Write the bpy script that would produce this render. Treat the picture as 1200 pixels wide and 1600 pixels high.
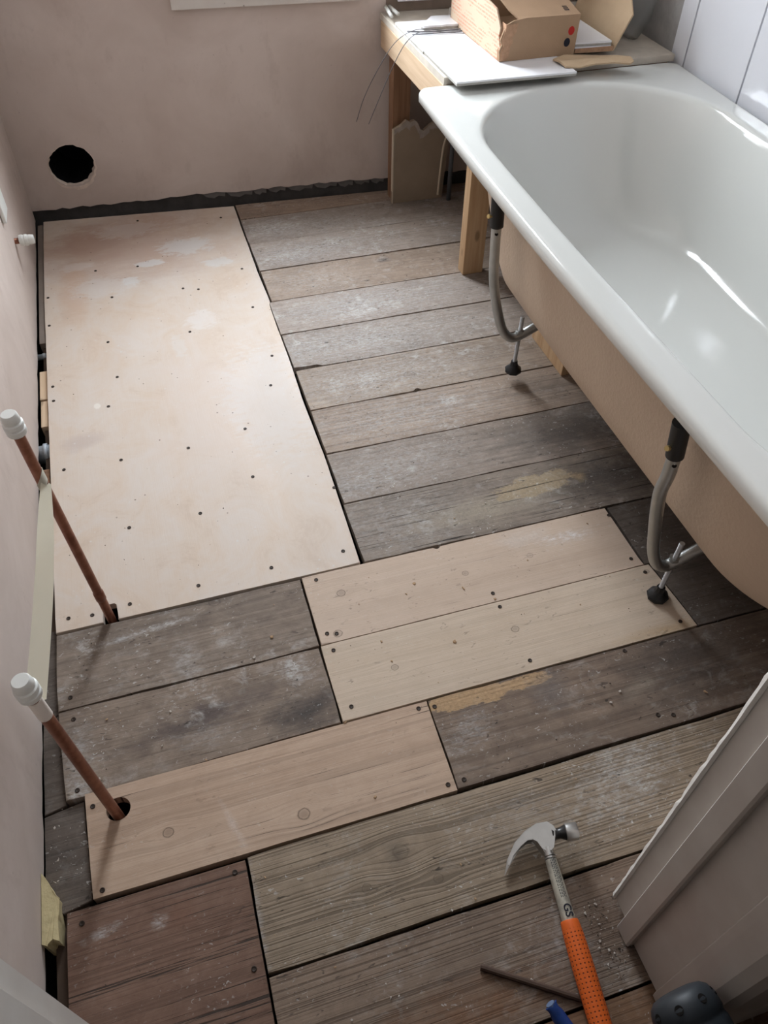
import bpy, bmesh, math, random
from mathutils import Vector, Matrix
import numpy as np

for o in list(bpy.data.objects): bpy.data.objects.remove(o)
scene = bpy.context.scene
COL = scene.collection

# ------------------------------------------------------------------ camera
H = 1.27
FPX = 1225.93
M = np.array([[0.95627875, -0.29230257, 0.00949499],
              [-0.20901082, -0.70577477, -0.6769021],
              [0.20456155, 0.64532254, -0.73601181]])
CAM = np.array([0, 0, H])
cam_d = bpy.data.cameras.new('camera')
cam_d.sensor_fit = 'AUTO'; cam_d.sensor_width = 36.0
cam_d.lens = FPX / 1600 * 36.0
cam_d.clip_start = 0.02
cam = bpy.data.objects.new('camera', cam_d); COL.objects.link(cam)
mw = Matrix.Identity(4)
for i in range(3):
    mw[i][0] = M[0][i]; mw[i][1] = -M[1][i]; mw[i][2] = -M[2][i]; mw[i][3] = CAM[i]
cam.matrix_world = mw
scene.camera = cam

def ray(p): return M.T @ np.array([(p[0] - 600) / FPX, (p[1] - 800) / FPX, 1.0])
def P(x, y, z=0.0):                     # pixel -> point on a horizontal plane
    r = ray((x, y)); return Vector(CAM + r * ((H - z) / -r[2]))
def PY(x, y, Y):                        # pixel -> point on a plane of constant Y
    r = ray((x, y)); return Vector(CAM + r * (Y / r[1]))
def PX(x, y, X):
    r = ray((x, y)); return Vector(CAM + r * (X / r[0]))

# ------------------------------------------------------------------ light
scene.view_settings.view_transform = 'Standard'
scene.view_settings.look = 'None'
scene.view_settings.gamma = 1.0
scene.view_settings.use_curve_mapping = False
scene.view_settings.exposure = 1.40

WORLD_STRENGTH = 16.0
world = bpy.data.worlds.new('overcast_sky'); scene.world = world
world.use_nodes = True
bg = world.node_tree.nodes['Background']
bg.inputs[0].default_value = (0.89, 0.96, 1.03, 1)
bg.inputs[1].default_value = WORLD_STRENGTH

# ------------------------------------------------------------------ helpers
def link(o, parent=None):
    COL.objects.link(o)
    if parent is not None: o.parent = parent
    return o
def tag(o, label=None, cat=None, group=None, kind=None):
    if label: o['label'] = label
    if cat: o['category'] = cat
    if group: o['group'] = group
    if kind: o['kind'] = kind
    return o
def obj(name, bm, mat, parent=None, smooth=False, loc=None):
    bmesh.ops.recalc_face_normals(bm, faces=bm.faces)
    me = bpy.data.meshes.new(name); bm.to_mesh(me); bm.free()
    if mat is not None: me.materials.append(mat)
    if smooth is True:
        for p in me.polygons: p.use_smooth = True
    elif smooth:
        me.shade_smooth() if False else None
        for p in me.polygons: p.use_smooth = True
        me.set_sharp_from_angle(angle=math.radians(smooth))
    o = bpy.data.objects.new(name, me); link(o, parent)
    if loc is not None: o.location = loc
    return o
def empty(name, loc=(0, 0, 0)):
    o = bpy.data.objects.new(name, None); o.empty_display_size = 0.05; o.location = loc; return link(o)
def settle(root):
    """keep children where they are in the world when the root sits at its base"""
    inv = Matrix.Translation(root.location).inverted()
    for c in root.children: c.matrix_parent_inverse = inv
    return root

def box(bm, x0, x1, y0, y1, z0, z1, bevel=0.0, rot=None, jit=0.0, rnd=None):
    vs = [bm.verts.new((x, y, z)) for x in (x0, x1) for y in (y0, y1) for z in (z0, z1)]
    if jit:
        for v in vs: v.co += Vector([rnd.uniform(-jit, jit) for _ in range(3)])
    f = [(0, 1, 3, 2), (4, 6, 7, 5), (0, 4, 5, 1), (2, 3, 7, 6), (0, 2, 6, 4), (1, 5, 7, 3)]
    fs = [bm.faces.new([vs[i] for i in q]) for q in f]
    if rot is not None:
        c = Vector(((x0 + x1) / 2, (y0 + y1) / 2, (z0 + z1) / 2))
        for v in vs: v.co = rot @ (v.co - c) + c
    if bevel:
        es = list({e for ff in fs for e in ff.edges})
        bmesh.ops.bevel(bm, geom=es, offset=bevel, segments=2, affect='EDGES', profile=0.5)
    return vs
def boxobj(name, mat, parent, x0, x1, y0, y1, z0, z1, bevel=0.0, rot=None, jit=0.0, rnd=None):
    bm = bmesh.new(); box(bm, x0, x1, y0, y1, z0, z1, bevel, rot, jit, rnd); return obj(name, bm, mat, parent)
def tube(bm, pts, rad, n=12, caps=True, flat=None):
    """sweep a circle along a polyline; rad number or list; flat=(w,t) for a ribbon section"""
    pts = [Vector(p) for p in pts]; k = len(pts); rings = []
    up = Vector((0, 0, 1))
    t0 = (pts[1] - pts[0]).normalized()
    if abs(t0.dot(up)) > 0.95: up = Vector((1, 0, 0))
    nrm = t0.cross(up).normalized()
    for i, p in enumerate(pts):
        t = (pts[min(i + 1, k - 1)] - pts[max(i - 1, 0)]).normalized()
        nrm = (nrm - t * nrm.dot(t)).normalized(); b = t.cross(nrm)
        r = rad[i] if isinstance(rad, (list, tuple)) else rad
        ring = []
        for j in range(n):
            a = 2 * math.pi * j / n
            ring.append(bm.verts.new(p + nrm * math.cos(a) * r + b * math.sin(a) * r))
        rings.append(ring)
    for a, b in zip(rings, rings[1:]):
        for j in range(n): bm.faces.new((a[j], a[(j + 1) % n], b[(j + 1) % n], b[j]))
    if caps:
        bm.faces.new(rings[0][::-1]); bm.faces.new(rings[-1])
    return rings
def smooth_path(pts, n=8):
    """Catmull-Rom through points"""
    pts = [Vector(p) for p in pts]; q = [pts[0]] + pts + [pts[-1]]; out = []
    for i in range(1, len(q) - 2):
        a, b, c, d = q[i - 1], q[i], q[i + 1], q[i + 2]
        for j in range(n):
            t = j / n
            out.append(0.5 * ((2 * b) + (c - a) * t + (2 * a - 5 * b + 4 * c - d) * t * t + (3 * b - a - 3 * c + d) * t ** 3))
    out.append(pts[-1]); return out
def lathe_between(bm, a, b, prof, n=20):
    """prof: list of (t along a->b in metres, radius)"""
    a = Vector(a); b = Vector(b); d = (b - a).normalized()
    u = d.orthogonal().normalized(); w = d.cross(u); rings = []
    for t, r in prof:
        rings.append([bm.verts.new(a + d * t + (u * math.cos(2 * math.pi * j / n) + w * math.sin(2 * math.pi * j / n)) * r) for j in range(n)])
    for p, q in zip(rings, rings[1:]):
        for j in range(n): bm.faces.new((p[j], p[(j + 1) % n], q[(j + 1) % n], q[j]))
    bm.faces.new(rings[0][::-1]); bm.faces.new(rings[-1])
def slab(bm, outer, holes=(), z1=0.0, z0=-0.02, bev=0.0, tf=None):
    """prism from an XY outline with optional holes; tf maps (x,y,z)->Vector"""
    tf = tf or (lambda x, y, z: Vector((x, y, z)))
    loops = [outer] + list(holes)
    top = []; edges = []
    for L in loops:
        vs = [bm.verts.new(tf(x, y, z1)) for x, y in L]; top.append(vs)
        for i in range(len(vs)): edges.append(bm.edges.new((vs[i], vs[(i + 1) % len(vs)])))
    if holes:
        r = bmesh.ops.triangle_fill(bm, use_beauty=True, use_dissolve=False, edges=edges)
        tfaces = [g for g in r['geom'] if isinstance(g, bmesh.types.BMFace)]
    else:
        tfaces = [bm.faces.new(top[0])]
    mp = {}
    for L, vs in zip(loops, top):
        lo = [bm.verts.new(tf(x, y, z0)) for x, y in L]
        for a, b in zip(vs, lo): mp[a] = b
        for i in range(len(vs)):
            j = (i + 1) % len(vs)
            bm.faces.new((vs[i], vs[j], lo[j], lo[i]))
    for f in tfaces: bm.faces.new([mp[v] for v in reversed(f.verts)])
    return tfaces

# ------------------------------------------------------------------ node helpers
class NT:
    def __init__(s, name, rough=0.7, spec=0.3):
        s.m = bpy.data.materials.new(name); s.m.use_nodes = True
        s.t = s.m.node_tree; s.b = s.t.nodes['Principled BSDF']
        s.b.inputs['Roughness'].default_value = rough
        s.b.inputs['Specular IOR Level'].default_value = spec
        s._pos = None
    def n(s, t, **kw):
        x = s.t.nodes.new(t)
        for k, v in kw.items(): setattr(x, k, v)
        return x
    def put(s, sock, v):
        if v is None: return
        if hasattr(v, 'is_output'): s.t.links.new(v, sock)
        else:
            if sock.type == 'RGBA' and not isinstance(v, (int, float)) and len(v) == 3: v = (*v, 1)
            if sock.type == 'VECTOR' and isinstance(v, (int, float)): v = (v, v, v)
            sock.default_value = v
    def pos(s):
        if s._pos is None: s._pos = s.n('ShaderNodeNewGeometry').outputs['Position']
        return s._pos
    def objco(s): return s.n('ShaderNodeTexCoord').outputs['Object']
    def rnd(s): return s.n('ShaderNodeObjectInfo').outputs['Random']
    def math(s, op, a, b=None, c=None, clamp=False):
        x = s.n('ShaderNodeMath', operation=op, use_clamp=clamp)
        s.put(x.inputs[0], a); s.put(x.inputs[1], b)
        if c is not None: s.put(x.inputs[2], c)
        return x.outputs[0]
    def vec(s, op, a, b=None):
        x = s.n('ShaderNodeVectorMath', operation=op); s.put(x.inputs[0], a)
        if b is not None: s.put(x.inputs['Scale'] if op == 'SCALE' else x.inputs[1], b)
        return x.outputs['Value'] if op in ('LENGTH', 'DOT_PRODUCT', 'DISTANCE') else x.outputs[0]
    def sep(s, v):
        x = s.n('ShaderNodeSeparateXYZ'); s.put(x.inputs[0], v); return x.outputs
    def comb(s, a, b, c=0.0):
        x = s.n('ShaderNodeCombineXYZ'); s.put(x.inputs[0], a); s.put(x.inputs[1], b); s.put(x.inputs[2], c); return x.outputs[0]
    def noise(s, v, scale, detail=3, rough=0.55, dist=0.0, col=False):
        x = s.n('ShaderNodeTexNoise'); s.put(x.inputs['Vector'], v)
        x.inputs['Scale'].default_value = scale; x.inputs['Detail'].default_value = detail
        x.inputs['Roughness'].default_value = rough; x.inputs['Distortion'].default_value = dist
        return x.outputs['Color' if col else 'Fac']
    def voro(s, v, scale, feature='F1', out='Distance', rnd=1.0):
        x = s.n('ShaderNodeTexVoronoi', feature=feature); s.put(x.inputs['Vector'], v)
        x.inputs['Scale'].default_value = scale; x.inputs['Randomness'].default_value = rnd
        return x.outputs[out]
    def mr(s, v, a, b, c=0.0, d=1.0, smooth=False):
        x = s.n('ShaderNodeMapRange'); x.clamp = True
        if smooth: x.interpolation_type = 'SMOOTHSTEP'
        for i, q in enumerate((v, a, b, c, d)): s.put(x.inputs[i], q)
        return x.outputs[0]
    def mix(s, f, a, b, mode='MIX'):
        x = s.n('ShaderNodeMix', data_type='RGBA', blend_type=mode); x.clamp_factor = True
        s.put(x.inputs[0], f); s.put(x.inputs[6], a); s.put(x.inputs[7], b); return x.outputs[2]
    def bump(s, h, strength=0.3, dist=0.002, nrm=None):
        x = s.n('ShaderNodeBump'); x.inputs['Strength'].default_value = strength; x.inputs['Distance'].default_value = dist
        s.put(x.inputs['Height'], h)
        if nrm is not None: s.put(x.inputs['Normal'], nrm)
        s.t.links.new(x.outputs[0], s.b.inputs['Normal']); return x.outputs[0]
    def col(s, c): s.put(s.b.inputs['Base Color'], c)
    def rough(s, r): s.put(s.b.inputs['Roughness'], r)
    def patch(s, c, r, ang=0.0, amp=0.5, sc=25.0, soft=0.25):
        """mask of a blotch: centre c (world XY), radii r, noisy outline"""
        d = s.vec('SUBTRACT', s.pos(), (c[0], c[1], 0))
        x = s.n('ShaderNodeMapping', vector_type='TEXTURE'); s.put(x.inputs[0], s.vec('MULTIPLY', d, (1, 1, 0)))
        x.inputs['Rotation'].default_value = (0, 0, ang); x.inputs['Scale'].default_value = (r[0], r[1], 1)
        L = s.vec('LENGTH', x.outputs[0])
        nz = s.noise(s.vec('MULTIPLY', s.pos(), (sc * .7, sc * 1.5, sc)), 1.0, 6, 0.72)
        L = s.math('ADD', L, s.math('MULTIPLY', s.math('SUBTRACT', nz, 0.5), amp * 3))
        return s.mr(L, 1.0, 1.0 - soft, 0.0, 1.0)

def plain(name, c, rough=0.6, spec=0.3, metal=0.0, var=0.0, sc=20.0, bump=0.0, bsc=80.0):
    k = NT(name, rough, spec); k.b.inputs['Metallic'].default_value = metal
    if var:
        nz = k.noise(k.objco(), sc, 4)
        k.col(k.mix(nz, tuple(x * (1 - var) for x in c), tuple(min(1, x * (1 + var)) for x in c)))
    else: k.col(c)
    if bump: k.bump(k.noise(k.objco(), bsc, 4), bump, 0.003)
    return k.m

WHITE = (0.60, 0.60, 0.59); TAN = (0.43, 0.29, 0.165); PGREY = (0.42, 0.41, 0.40)
TAN2 = (0.36, 0.285, 0.19); WINLIT = (0.47, 0.465, 0.46)  # second tone paints window light onto the left part of the upper boards
GAIN = (1.24, 1.14, 1.04)
def wood(name, dark, light, grain=0.5, paint=0.2, stain=0.4, stain_col=(0.075, 0.062, 0.054), patches=(), knots=(), rings=60.0,
         speck=0.5, crack=0.5, paint_col=(0.62, 0.62, 0.60), rough=0.75, axis='x', bumpd=0.0012, mottle=0.5, crack_lo=0.68):
    """grain along X; patches: (centre, radii, angle, colour, strength, amp); knots: (centre, radius, strength)"""
    if dark[0] < 0.24: dark, light = tuple(a * b for a, b in zip(dark, GAIN)), tuple(a * b for a, b in zip(light, GAIN))
    k = NT(name, rough, 0.25)
    p = k.pos(); off = k.math('MULTIPLY', k.rnd(), 37.0)
    s = k.sep(p)
    X, Y = (s[0], s[1]) if axis == 'x' else (s[1], s[0])
    yy = Y
    kn_core = None
    for (c, r, st) in knots:
        r = r * .82
        cc = (c[0], c[1]) if axis == 'x' else (c[1], c[0])
        dx = k.math('DIVIDE', k.math('SUBTRACT', X, cc[0]), r * 1.9); dy0 = k.math('SUBTRACT', Y, cc[1]); dy = k.math('DIVIDE', dy0, r)
        d2 = k.math('ADD', k.math('MULTIPLY', dx, dx), k.math('MULTIPLY', dy, dy))
        e = k.math('POWER', 2.718, k.math('MULTIPLY', d2, -0.16))
        yy = k.math('SUBTRACT', yy, k.math('MULTIPLY', k.math('MULTIPLY', dy0, e), 0.8))
        ex = k.math('DIVIDE', k.math('SUBTRACT', X, cc[0]), r * 1.1)
        dd = k.math('SQRT', k.math('ADD', k.math('MULTIPLY', ex, ex), k.math('MULTIPLY', dy, dy)))
        ringm = k.math('SUBTRACT', 1.0, k.mr(k.math('ABSOLUTE', k.math('SUBTRACT', k.math('ADD', dd, k.math('MULTIPLY', k.math('SUBTRACT', k.noise(p, 160.0, 3), .5), .4)), 1.0)), 0.0, 0.22))
        corem = k.mr(dd, 1.15, 0.5)
        mm = k.math('MULTIPLY', k.math('MAXIMUM', ringm, k.math('MULTIPLY', corem, 0.38)), st)
        kn_core = mm if kn_core is None else k.math('MAXIMUM', kn_core, mm)
    Xo = k.math('ADD', X, off)
    v1 = k.comb(k.math('MULTIPLY', Xo, 1.3), k.math('MULTIPLY', yy, 14.0), off)
    n1 = k.noise(v1, 1.0, 4, 0.6, 0.4)
    # growth rings
    ring = k.mr(k.noise(k.comb(k.math('MULTIPLY', Xo, 1.1), k.math('MULTIPLY', yy, rings * 2.6), off), 1.0, 2, 0.5, 0.25), 0.48, 0.62)
    fib = k.noise(k.comb(k.math('MULTIPLY', Xo, 9.0), k.math('MULTIPLY', yy, 420.0), off), 1.0, 3, 0.7)
    g = k.math('ADD', k.math('MULTIPLY', n1, 0.55), k.math('MULTIPLY', fib, 0.45))
    mot = k.noise(k.vec('ADD', k.vec('MULTIPLY', p, (20, 26, 1)), k.comb(off, off)), 1.0, 7, 0.75, 0.6)
    g = k.math('ADD', k.math('MULTIPLY', g, 1.0 - mottle), k.math('MULTIPLY', mot, mottle))
    c = k.mix(k.mr(g, 0.36, 0.64), dark, light)
    c = k.mix(k.math('MULTIPLY', ring, grain), c, tuple(x * 0.6 for x in dark))
    # broad stains
    if stain:
        st = k.mr(k.noise(k.comb(k.math('MULTIPLY', Xo, 3.0), k.math('MULTIPLY', Y, 7.0), off), 1.0, 4, 0.6), 0.5, 0.75)
        c = k.mix(k.math('MULTIPLY', st, stain), c, stain_col)
    deep = None
    scuff = k.mr(k.noise(k.comb(k.math('MULTIPLY', X, 90.0), k.math('MULTIPLY', Y, 190.0), off), 1.0, 5, 0.7, 0.6), 0.42, 0.60, 0.12, 1.0)  # breaks up real scuffs and the painted window-lit patches alike
    for (cc, r, ang, colr, stg, amp) in patches:
        if colr in (WHITE, PGREY, WINLIT) or colr == (.74, .72, .72):
            pm = k.math('MULTIPLY', k.patch(cc, (r[0] * 1.25, r[1] * 1.25), ang, amp * 1.3, 55.0, 0.9), scuff)
            pm = k.math('MULTIPLY', pm, stg, clamp=True)
        elif colr in (TAN, TAN2):
            pm = k.math('MULTIPLY', k.patch(cc, r, ang, amp * 1.3, 30.0, 0.12), stg)
            deep = pm if deep is None else k.math('MAXIMUM', deep, pm)
        else:
            pm = k.math('MULTIPLY', k.patch(cc, r, ang, amp * 1.2, 26.0, 0.9), stg)
        tex = k.mr(k.noise(p, 160.0, 3, 0.7), 0.3, 0.7, 0.75, 1.1)
        pc = k.mix(1.0, colr, tex, 'MULTIPLY')
        c = k.mix(pm, c, pc)
    if paint:
        a = k.mr(k.noise(k.vec('ADD', p, (3.1, 0, 0)), 7.0, 3, 0.6), 0.47, 0.7)
        b = k.mr(k.noise(k.comb(k.math('MULTIPLY', X, 34.0), k.math('MULTIPLY', Y, 46.0), off), 1.0, 6, 0.72, 0.5), 0.50, 0.72)
        c = k.mix(k.math('MULTIPLY', k.math('MULTIPLY', a, b), paint * 1.7, clamp=True), c, paint_col)
    if speck:
        cl = k.mr(k.noise(k.vec('ADD', p, (0, 5.5, 0)), 9.0, 3, 0.7), 0.45, 0.62)
        sp = k.math('MULTIPLY', k.mr(k.noise(k.comb(k.math('MULTIPLY', X, 120.0), k.math('MULTIPLY', Y, 170.0), off), 1.0, 2, 0.5, 1.0), 0.655, 0.70), cl)
        c = k.mix(k.math('MULTIPLY', sp, speck * 1.3, clamp=True), c, paint_col)
        cl2 = k.mr(k.noise(k.vec('ADD', p, (9, 5.5, 0)), 11.0, 3, 0.7), 0.44, 0.58)
        ds = k.math('MULTIPLY', k.mr(k.noise(k.comb(k.math('MULTIPLY', X, 60.0), k.math('MULTIPLY', Y, 150.0), k.math('ADD', off, 4.0)), 1.0, 2, 0.5, 0.8), 0.655, 0.70), cl2)
        c = k.mix(k.math('MULTIPLY', ds, speck * 1.5, clamp=True), c, (0.03, 0.024, 0.02))
    ck = k.mr(k.noise(k.comb(k.math('MULTIPLY', Xo, 4.0), k.math('MULTIPLY', yy, 210.0), off), 1.0, 3, 0.6), crack_lo, crack_lo + 0.06)
    c = k.mix(k.math('MULTIPLY', ck, crack), c, (0.03, 0.024, 0.02))
    if kn_core is not None:
        c = k.mix(kn_core, c, tuple(x * 0.34 for x in dark))
    k.col(c)
    h = k.math('SUBTRACT', k.math('ADD', k.math('MULTIPLY', fib, 0.35), k.math('MULTIPLY', k.math('SUBTRACT', 1.0, ring), grain * 0.6)), k.math('MULTIPLY', ck, crack))
    if deep is not None: h = k.math('ADD', k.math('SUBTRACT', h, k.math('MULTIPLY', deep, 0.8)), k.math('MULTIPLY', k.math('MULTIPLY', deep, mot), 1.2))
    k.bump(h, 0.6, bumpd)
    return k.m

# ------------------------------------------------------------------ materials
def plaster_mat(name, c1, c2, c3):
    k = NT(name, 0.85, 0.2); p = k.pos()
    a = k.noise(p, 3.2, 5, 0.6, 0.6); b = k.noise(k.vec('MULTIPLY', p, (6, 6, 3)), 2.0, 5, 0.7)
    c = k.mix(k.mr(a, 0.35, 0.68), c1, c2)
    c = k.mix(k.math('MULTIPLY', k.mr(b, 0.56, 0.72), 0.45), c, c3)
    sp = k.math('MULTIPLY', k.mr(k.voro(p, 45.0), 0.12, 0.05), k.mr(k.noise(p, 9.0, 2), 0.55, 0.65))
    c = k.mix(k.math('MULTIPLY', sp, 0.35), c, (0.25, 0.2, 0.18))
    k.col(c); k.bump(k.noise(p, 60.0, 4), 0.08, 0.002); return k.m
M_plaster = plaster_mat('pink_plaster', (0.51, 0.43, 0.385), (0.61, 0.53, 0.485), (0.43, 0.355, 0.315))
M_plaster_edge = plain('raw_plaster_edge', (0.62, 0.53, 0.46), 0.95, 0.1, var=0.25, sc=60, bump=0.6, bsc=150)
M_masonry = plain('dark_masonry', (0.085, 0.08, 0.078), 0.9, 0.15, var=0.6, sc=14, bump=0.8, bsc=60)
M_void = plain('underfloor_dark', (0.035, 0.03, 0.027), 0.95, 0.05, var=0.4, sc=12)  # near-black colour for the base below the boards
M_duct = plain('duct_dark', (0.012, 0.012, 0.014), 0.9, 0.1)  # near-black colour for the whole inside of the duct
M_ceiling = plain('white_ceiling_paint', (0.66, 0.64, 0.61), 0.9, 0.2)
M_hall = plain('brown_hall_paint', (0.24, 0.20, 0.175), 0.85, 0.2)
M_gloss = None
def gloss_paint():
    k = NT('white_gloss_paint', 0.38, 0.4); p = k.pos()
    c = k.mix(k.mr(k.noise(p, 11.0, 4), 0.4, 0.7), (0.60, 0.56, 0.52), (0.66, 0.63, 0.59))
    sp = k.math('MULTIPLY', k.mr(k.voro(p, 30.0), 0.10, 0.05), k.mr(k.noise(p, 6.0, 2), 0.56, 0.62))
    k.col(k.mix(k.math('MULTIPLY', sp, 0.8), c, (0.08, 0.05, 0.03))); k.bump(k.noise(p, 25.0, 3), 0.08, 0.003); return k.m
M_gloss = gloss_paint()
M_acrylic = NT('white_bath_acrylic', 0.09, 0.5); M_acrylic.col((0.66, 0.675, 0.65)); M_acrylic.b.inputs['Coat Weight'].default_value = 0.15; M_acrylic = M_acrylic.m
def fibreglass():
    k = NT('beige_fibreglass', 0.6, 0.3); p = k.pos()
    k.col(k.mix(k.noise(p, 9.0, 4), (0.50, 0.385, 0.285), (0.56, 0.44, 0.335))); k.bump(k.noise(p, 120.0, 3, 0.6), 0.35, 0.004); return k.m
M_fibre = fibreglass()
M_zinc = plain('zinc_plated_steel', (0.42, 0.43, 0.42), 0.38, 0.5, 0.85, var=0.25, sc=30)
M_thread = NT('threaded_zinc', 0.3, 0.5)
M_thread.b.inputs['Metallic'].default_value = 0.9; M_thread.col((0.62, 0.65, 0.68))
_s = M_thread.sep(M_thread.pos()); M_thread.bump(M_thread.math('SINE', M_thread.math('MULTIPLY', _s[2], 5000.0)), 0.6, 0.0008); M_thread = M_thread.m
M_black = plain('black_plastic', (0.012, 0.012, 0.013), 0.45, 0.4)
M_brass = plain('yellow_zinc_screw', (0.55, 0.43, 0.2), 0.35, 0.5, 0.9)
M_screw = plain('dark_screw_head', (0.035, 0.024, 0.018), 0.6, 0.3, 0.2, var=0.5, sc=400)
M_hole = plain('screw_recess', (0.012, 0.01, 0.009), 0.9, 0.1)
def copper():
    k = NT('tarnished_copper', 0.42, 0.5); p = k.objco(); k.b.inputs['Metallic'].default_value = 0.6
    k.col(k.mix(k.mr(k.noise(p, 45.0, 4), 0.35, 0.7), (0.20, 0.075, 0.045), (0.34, 0.15, 0.095))); return k.m
M_copper = copper()
M_cap = plain('white_plastic_fitting', (0.72, 0.73, 0.70), 0.4, 0.4)
k = NT('masking_tape', 0.6, 0.3); k.col((0.83, 0.79, 0.66)); k.b.inputs['Subsurface Weight'].default_value = 0.0; M_tape = k.m
M_tape2 = plain('pale_masking_tape', (0.74, 0.68, 0.62), 0.7, 0.2, var=0.06, sc=80)
def tile_mat(name, c, rough):
    k = NT(name, rough, 0.5); p = k.pos(); k.col(c)
    k.bump(k.noise(p, 9.0, 2), 0.10, 0.004); return k.m
M_tile = tile_mat('white_glazed_tile', (0.74, 0.755, 0.80), 0.12)
M_panel_white = tile_mat('white_tile_face', (0.84, 0.85, 0.88), 0.25)
M_tile_edge = plain('grey_tile_body', (0.40, 0.39, 0.36), 0.9, 0.2, var=0.25, sc=90, bump=0.5, bsc=200)
M_adhesive = plain('grey_tile_adhesive', (0.40, 0.39, 0.38), 0.9, 0.2, var=0.35, sc=18, bump=0.7, bsc=60)
M_glass = bpy.data.materials.new('window_glass'); M_glass.use_nodes = True
_t = M_glass.node_tree; _t.nodes.remove(_t.nodes['Principled BSDF'])
_a = _t.nodes.new('ShaderNodeBsdfTransparent'); _b = _t.nodes.new('ShaderNodeBsdfGlossy'); _b.inputs['Roughness'].default_value = 0.02
_m = _t.nodes.new('ShaderNodeMixShader'); _m.inputs[0].default_value = 0.06
_t.links.new(_a.outputs[0], _m.inputs[1]); _t.links.new(_b.outputs[0], _m.inputs[2]); _t.links.new(_m.outputs[0], _t.nodes['Material Output'].inputs[0])
def card(name, c):
    k = NT(name, 0.85, 0.15); p = k.pos()
    a = k.noise(p, 14.0, 4); s = k.sep(p)
    fl = k.math('SINE', k.math('MULTIPLY', k.math('ADD', s[0], s[2]), 900.0))
    k.col(k.mix(k.mr(a, 0.3, 0.7), tuple(x * 0.88 for x in c), c)); k.bump(fl, 0.06, 0.001); return k.m
M_card = card('brown_cardboard', (0.41, 0.275, 0.175))
M_card_in = card('pale_inner_cardboard', (0.55, 0.41, 0.27))
M_card_torn = plain('torn_cardboard_fluting', (0.44, 0.27, 0.17), 0.95, 0.1, var=0.3, sc=120, bump=0.8, bsc=250)
def card_print():
    k = NT('cardboard_red_print', 0.85, 0.15); p = k.pos(); s = k.sep(p)
    lines = k.math('SINE', k.math('MULTIPLY', s[2], 700.0))
    m1 = k.mr(k.noise(k.comb(k.math('MULTIPLY', s[1], 260.0), k.math('MULTIPLY', s[2], 90.0)), 1.0, 3), 0.44, 0.52)
    m2 = k.mr(lines, -0.1, 0.2)
    m3 = k.mr(k.noise(k.comb(k.math('MULTIPLY', s[1], 14.0), k.math('MULTIPLY', s[2], 30.0)), 1.0, 1), 0.42, 0.5)
    k.col(k.mix(k.math('MULTIPLY', k.math('MULTIPLY', m1, m2), k.math('MULTIPLY', m3, 0.55)), (0.58, 0.45, 0.33), (0.62, 0.16, 0.10))); return k.m
M_card_print = card_print()
M_red = plain('red_print', (0.42, 0.025, 0.02), 0.7, 0.2)
M_ink = plain('dark_ink_print', (0.02, 0.02, 0.03), 0.7, 0.2)
M_wire = plain('grey_wire', (0.16, 0.16, 0.17), 0.5, 0.4)
M_pipe_grey = plain('grey_plastic_pipe', (0.38, 0.42, 0.46), 0.4, 0.4)
M_steel = plain('forged_steel', (0.50, 0.50, 0.49), 0.32, 0.5, 0.9, var=0.2, sc=40)
M_black_paint = plain('black_hammer_lacquer', (0.014, 0.014, 0.015), 0.3, 0.5)
def shaft():
    k = NT('printed_steel_shaft', 0.4, 0.4); k.b.inputs['Metallic'].default_value = 0.35
    p = k.objco(); nz = k.noise(p, 55.0, 5, 0.7)
    c = k.mix(k.mr(nz, 0.42, 0.66), (0.52, 0.50, 0.42), (0.32, 0.30, 0.26)); k.col(c); return k.m
M_shaft = shaft()
def grip():
    k = NT('orange_rubber_grip', 0.5, 0.35)
    uv = k.n('ShaderNodeUVMap').outputs[0]
    v = k.voro(uv, 1.0, rnd=0.0)
    d = k.mr(v, 0.21, 0.14)
    s = k.sep(uv)
    d = k.math('MULTIPLY', d, k.mr(s[1], 6.0, 6.3))
    k.col(k.mix(d, (0.74, 0.135, 0.02), (0.16, 0.03, 0.01))); k.bump(k.math('SUBTRACT', 1.0, d), 0.7, 0.0015); return k.m
M_grip = grip()
M_blue = plain('blue_enamel', (0.018, 0.05, 0.20), 0.25, 0.5)
M_toolgrey = plain('dark_grey_tool_plastic', (0.022, 0.027, 0.033), 0.5, 0.4, var=0.15, sc=30)
M_foam = plain('yellow_rough_timber', (0.50, 0.42, 0.24), 0.85, 0.2, var=0.2, sc=30, bump=0.7, bsc=70)
M_stick = plain('dark_brown_stick', (0.075, 0.045, 0.032), 0.6, 0.3, var=0.3, sc=50)

WHITE = (0.60, 0.60, 0.59); TAN = (0.43, 0.29, 0.165); DARK = (0.045, 0.04, 0.038); PGREY = (0.42, 0.41, 0.40)
def P2(x, y): v = P(x, y); return (v.x, v.y)
GREY_D, GREY_L = (0.135, 0.115, 0.10), (0.27, 0.24, 0.22)
W = {}  # the wide pale patch on most upper boards is painted window light
W['b0'] = wood('old_board_dusty_brown', (0.16, 0.125, 0.105), (0.27, 0.22, 0.185), 0.25, 0.35, 0.35)
W['b1'] = wood('old_board_whitewashed', (0.155, 0.135, 0.125), (0.29, 0.265, 0.25), 0.2, 0.6, 0.5, patches=[((0.450, 2.430), (0.30, .11), 0, WINLIT, 0.50, .35), 
    (P2(420, 355), (.07, .05), 0, WHITE, .45, .6), (P2(600, 350), (.06, .04), .2, WHITE, .3, .7)])
W['b2'] = wood('old_board_pale_grey', (0.18, 0.155, 0.14), (0.32, 0.29, 0.27), 0.25, 0.6, 0.3, patches=[((0.450, 2.260), (0.32, .11), 0, WINLIT, 0.65, .35), 
    (P2(450, 400), (.10, .05), 0, PGREY, .5, .6), (P2(520, 378), (.05, .03), 0, WHITE, .5, .7)])
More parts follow.
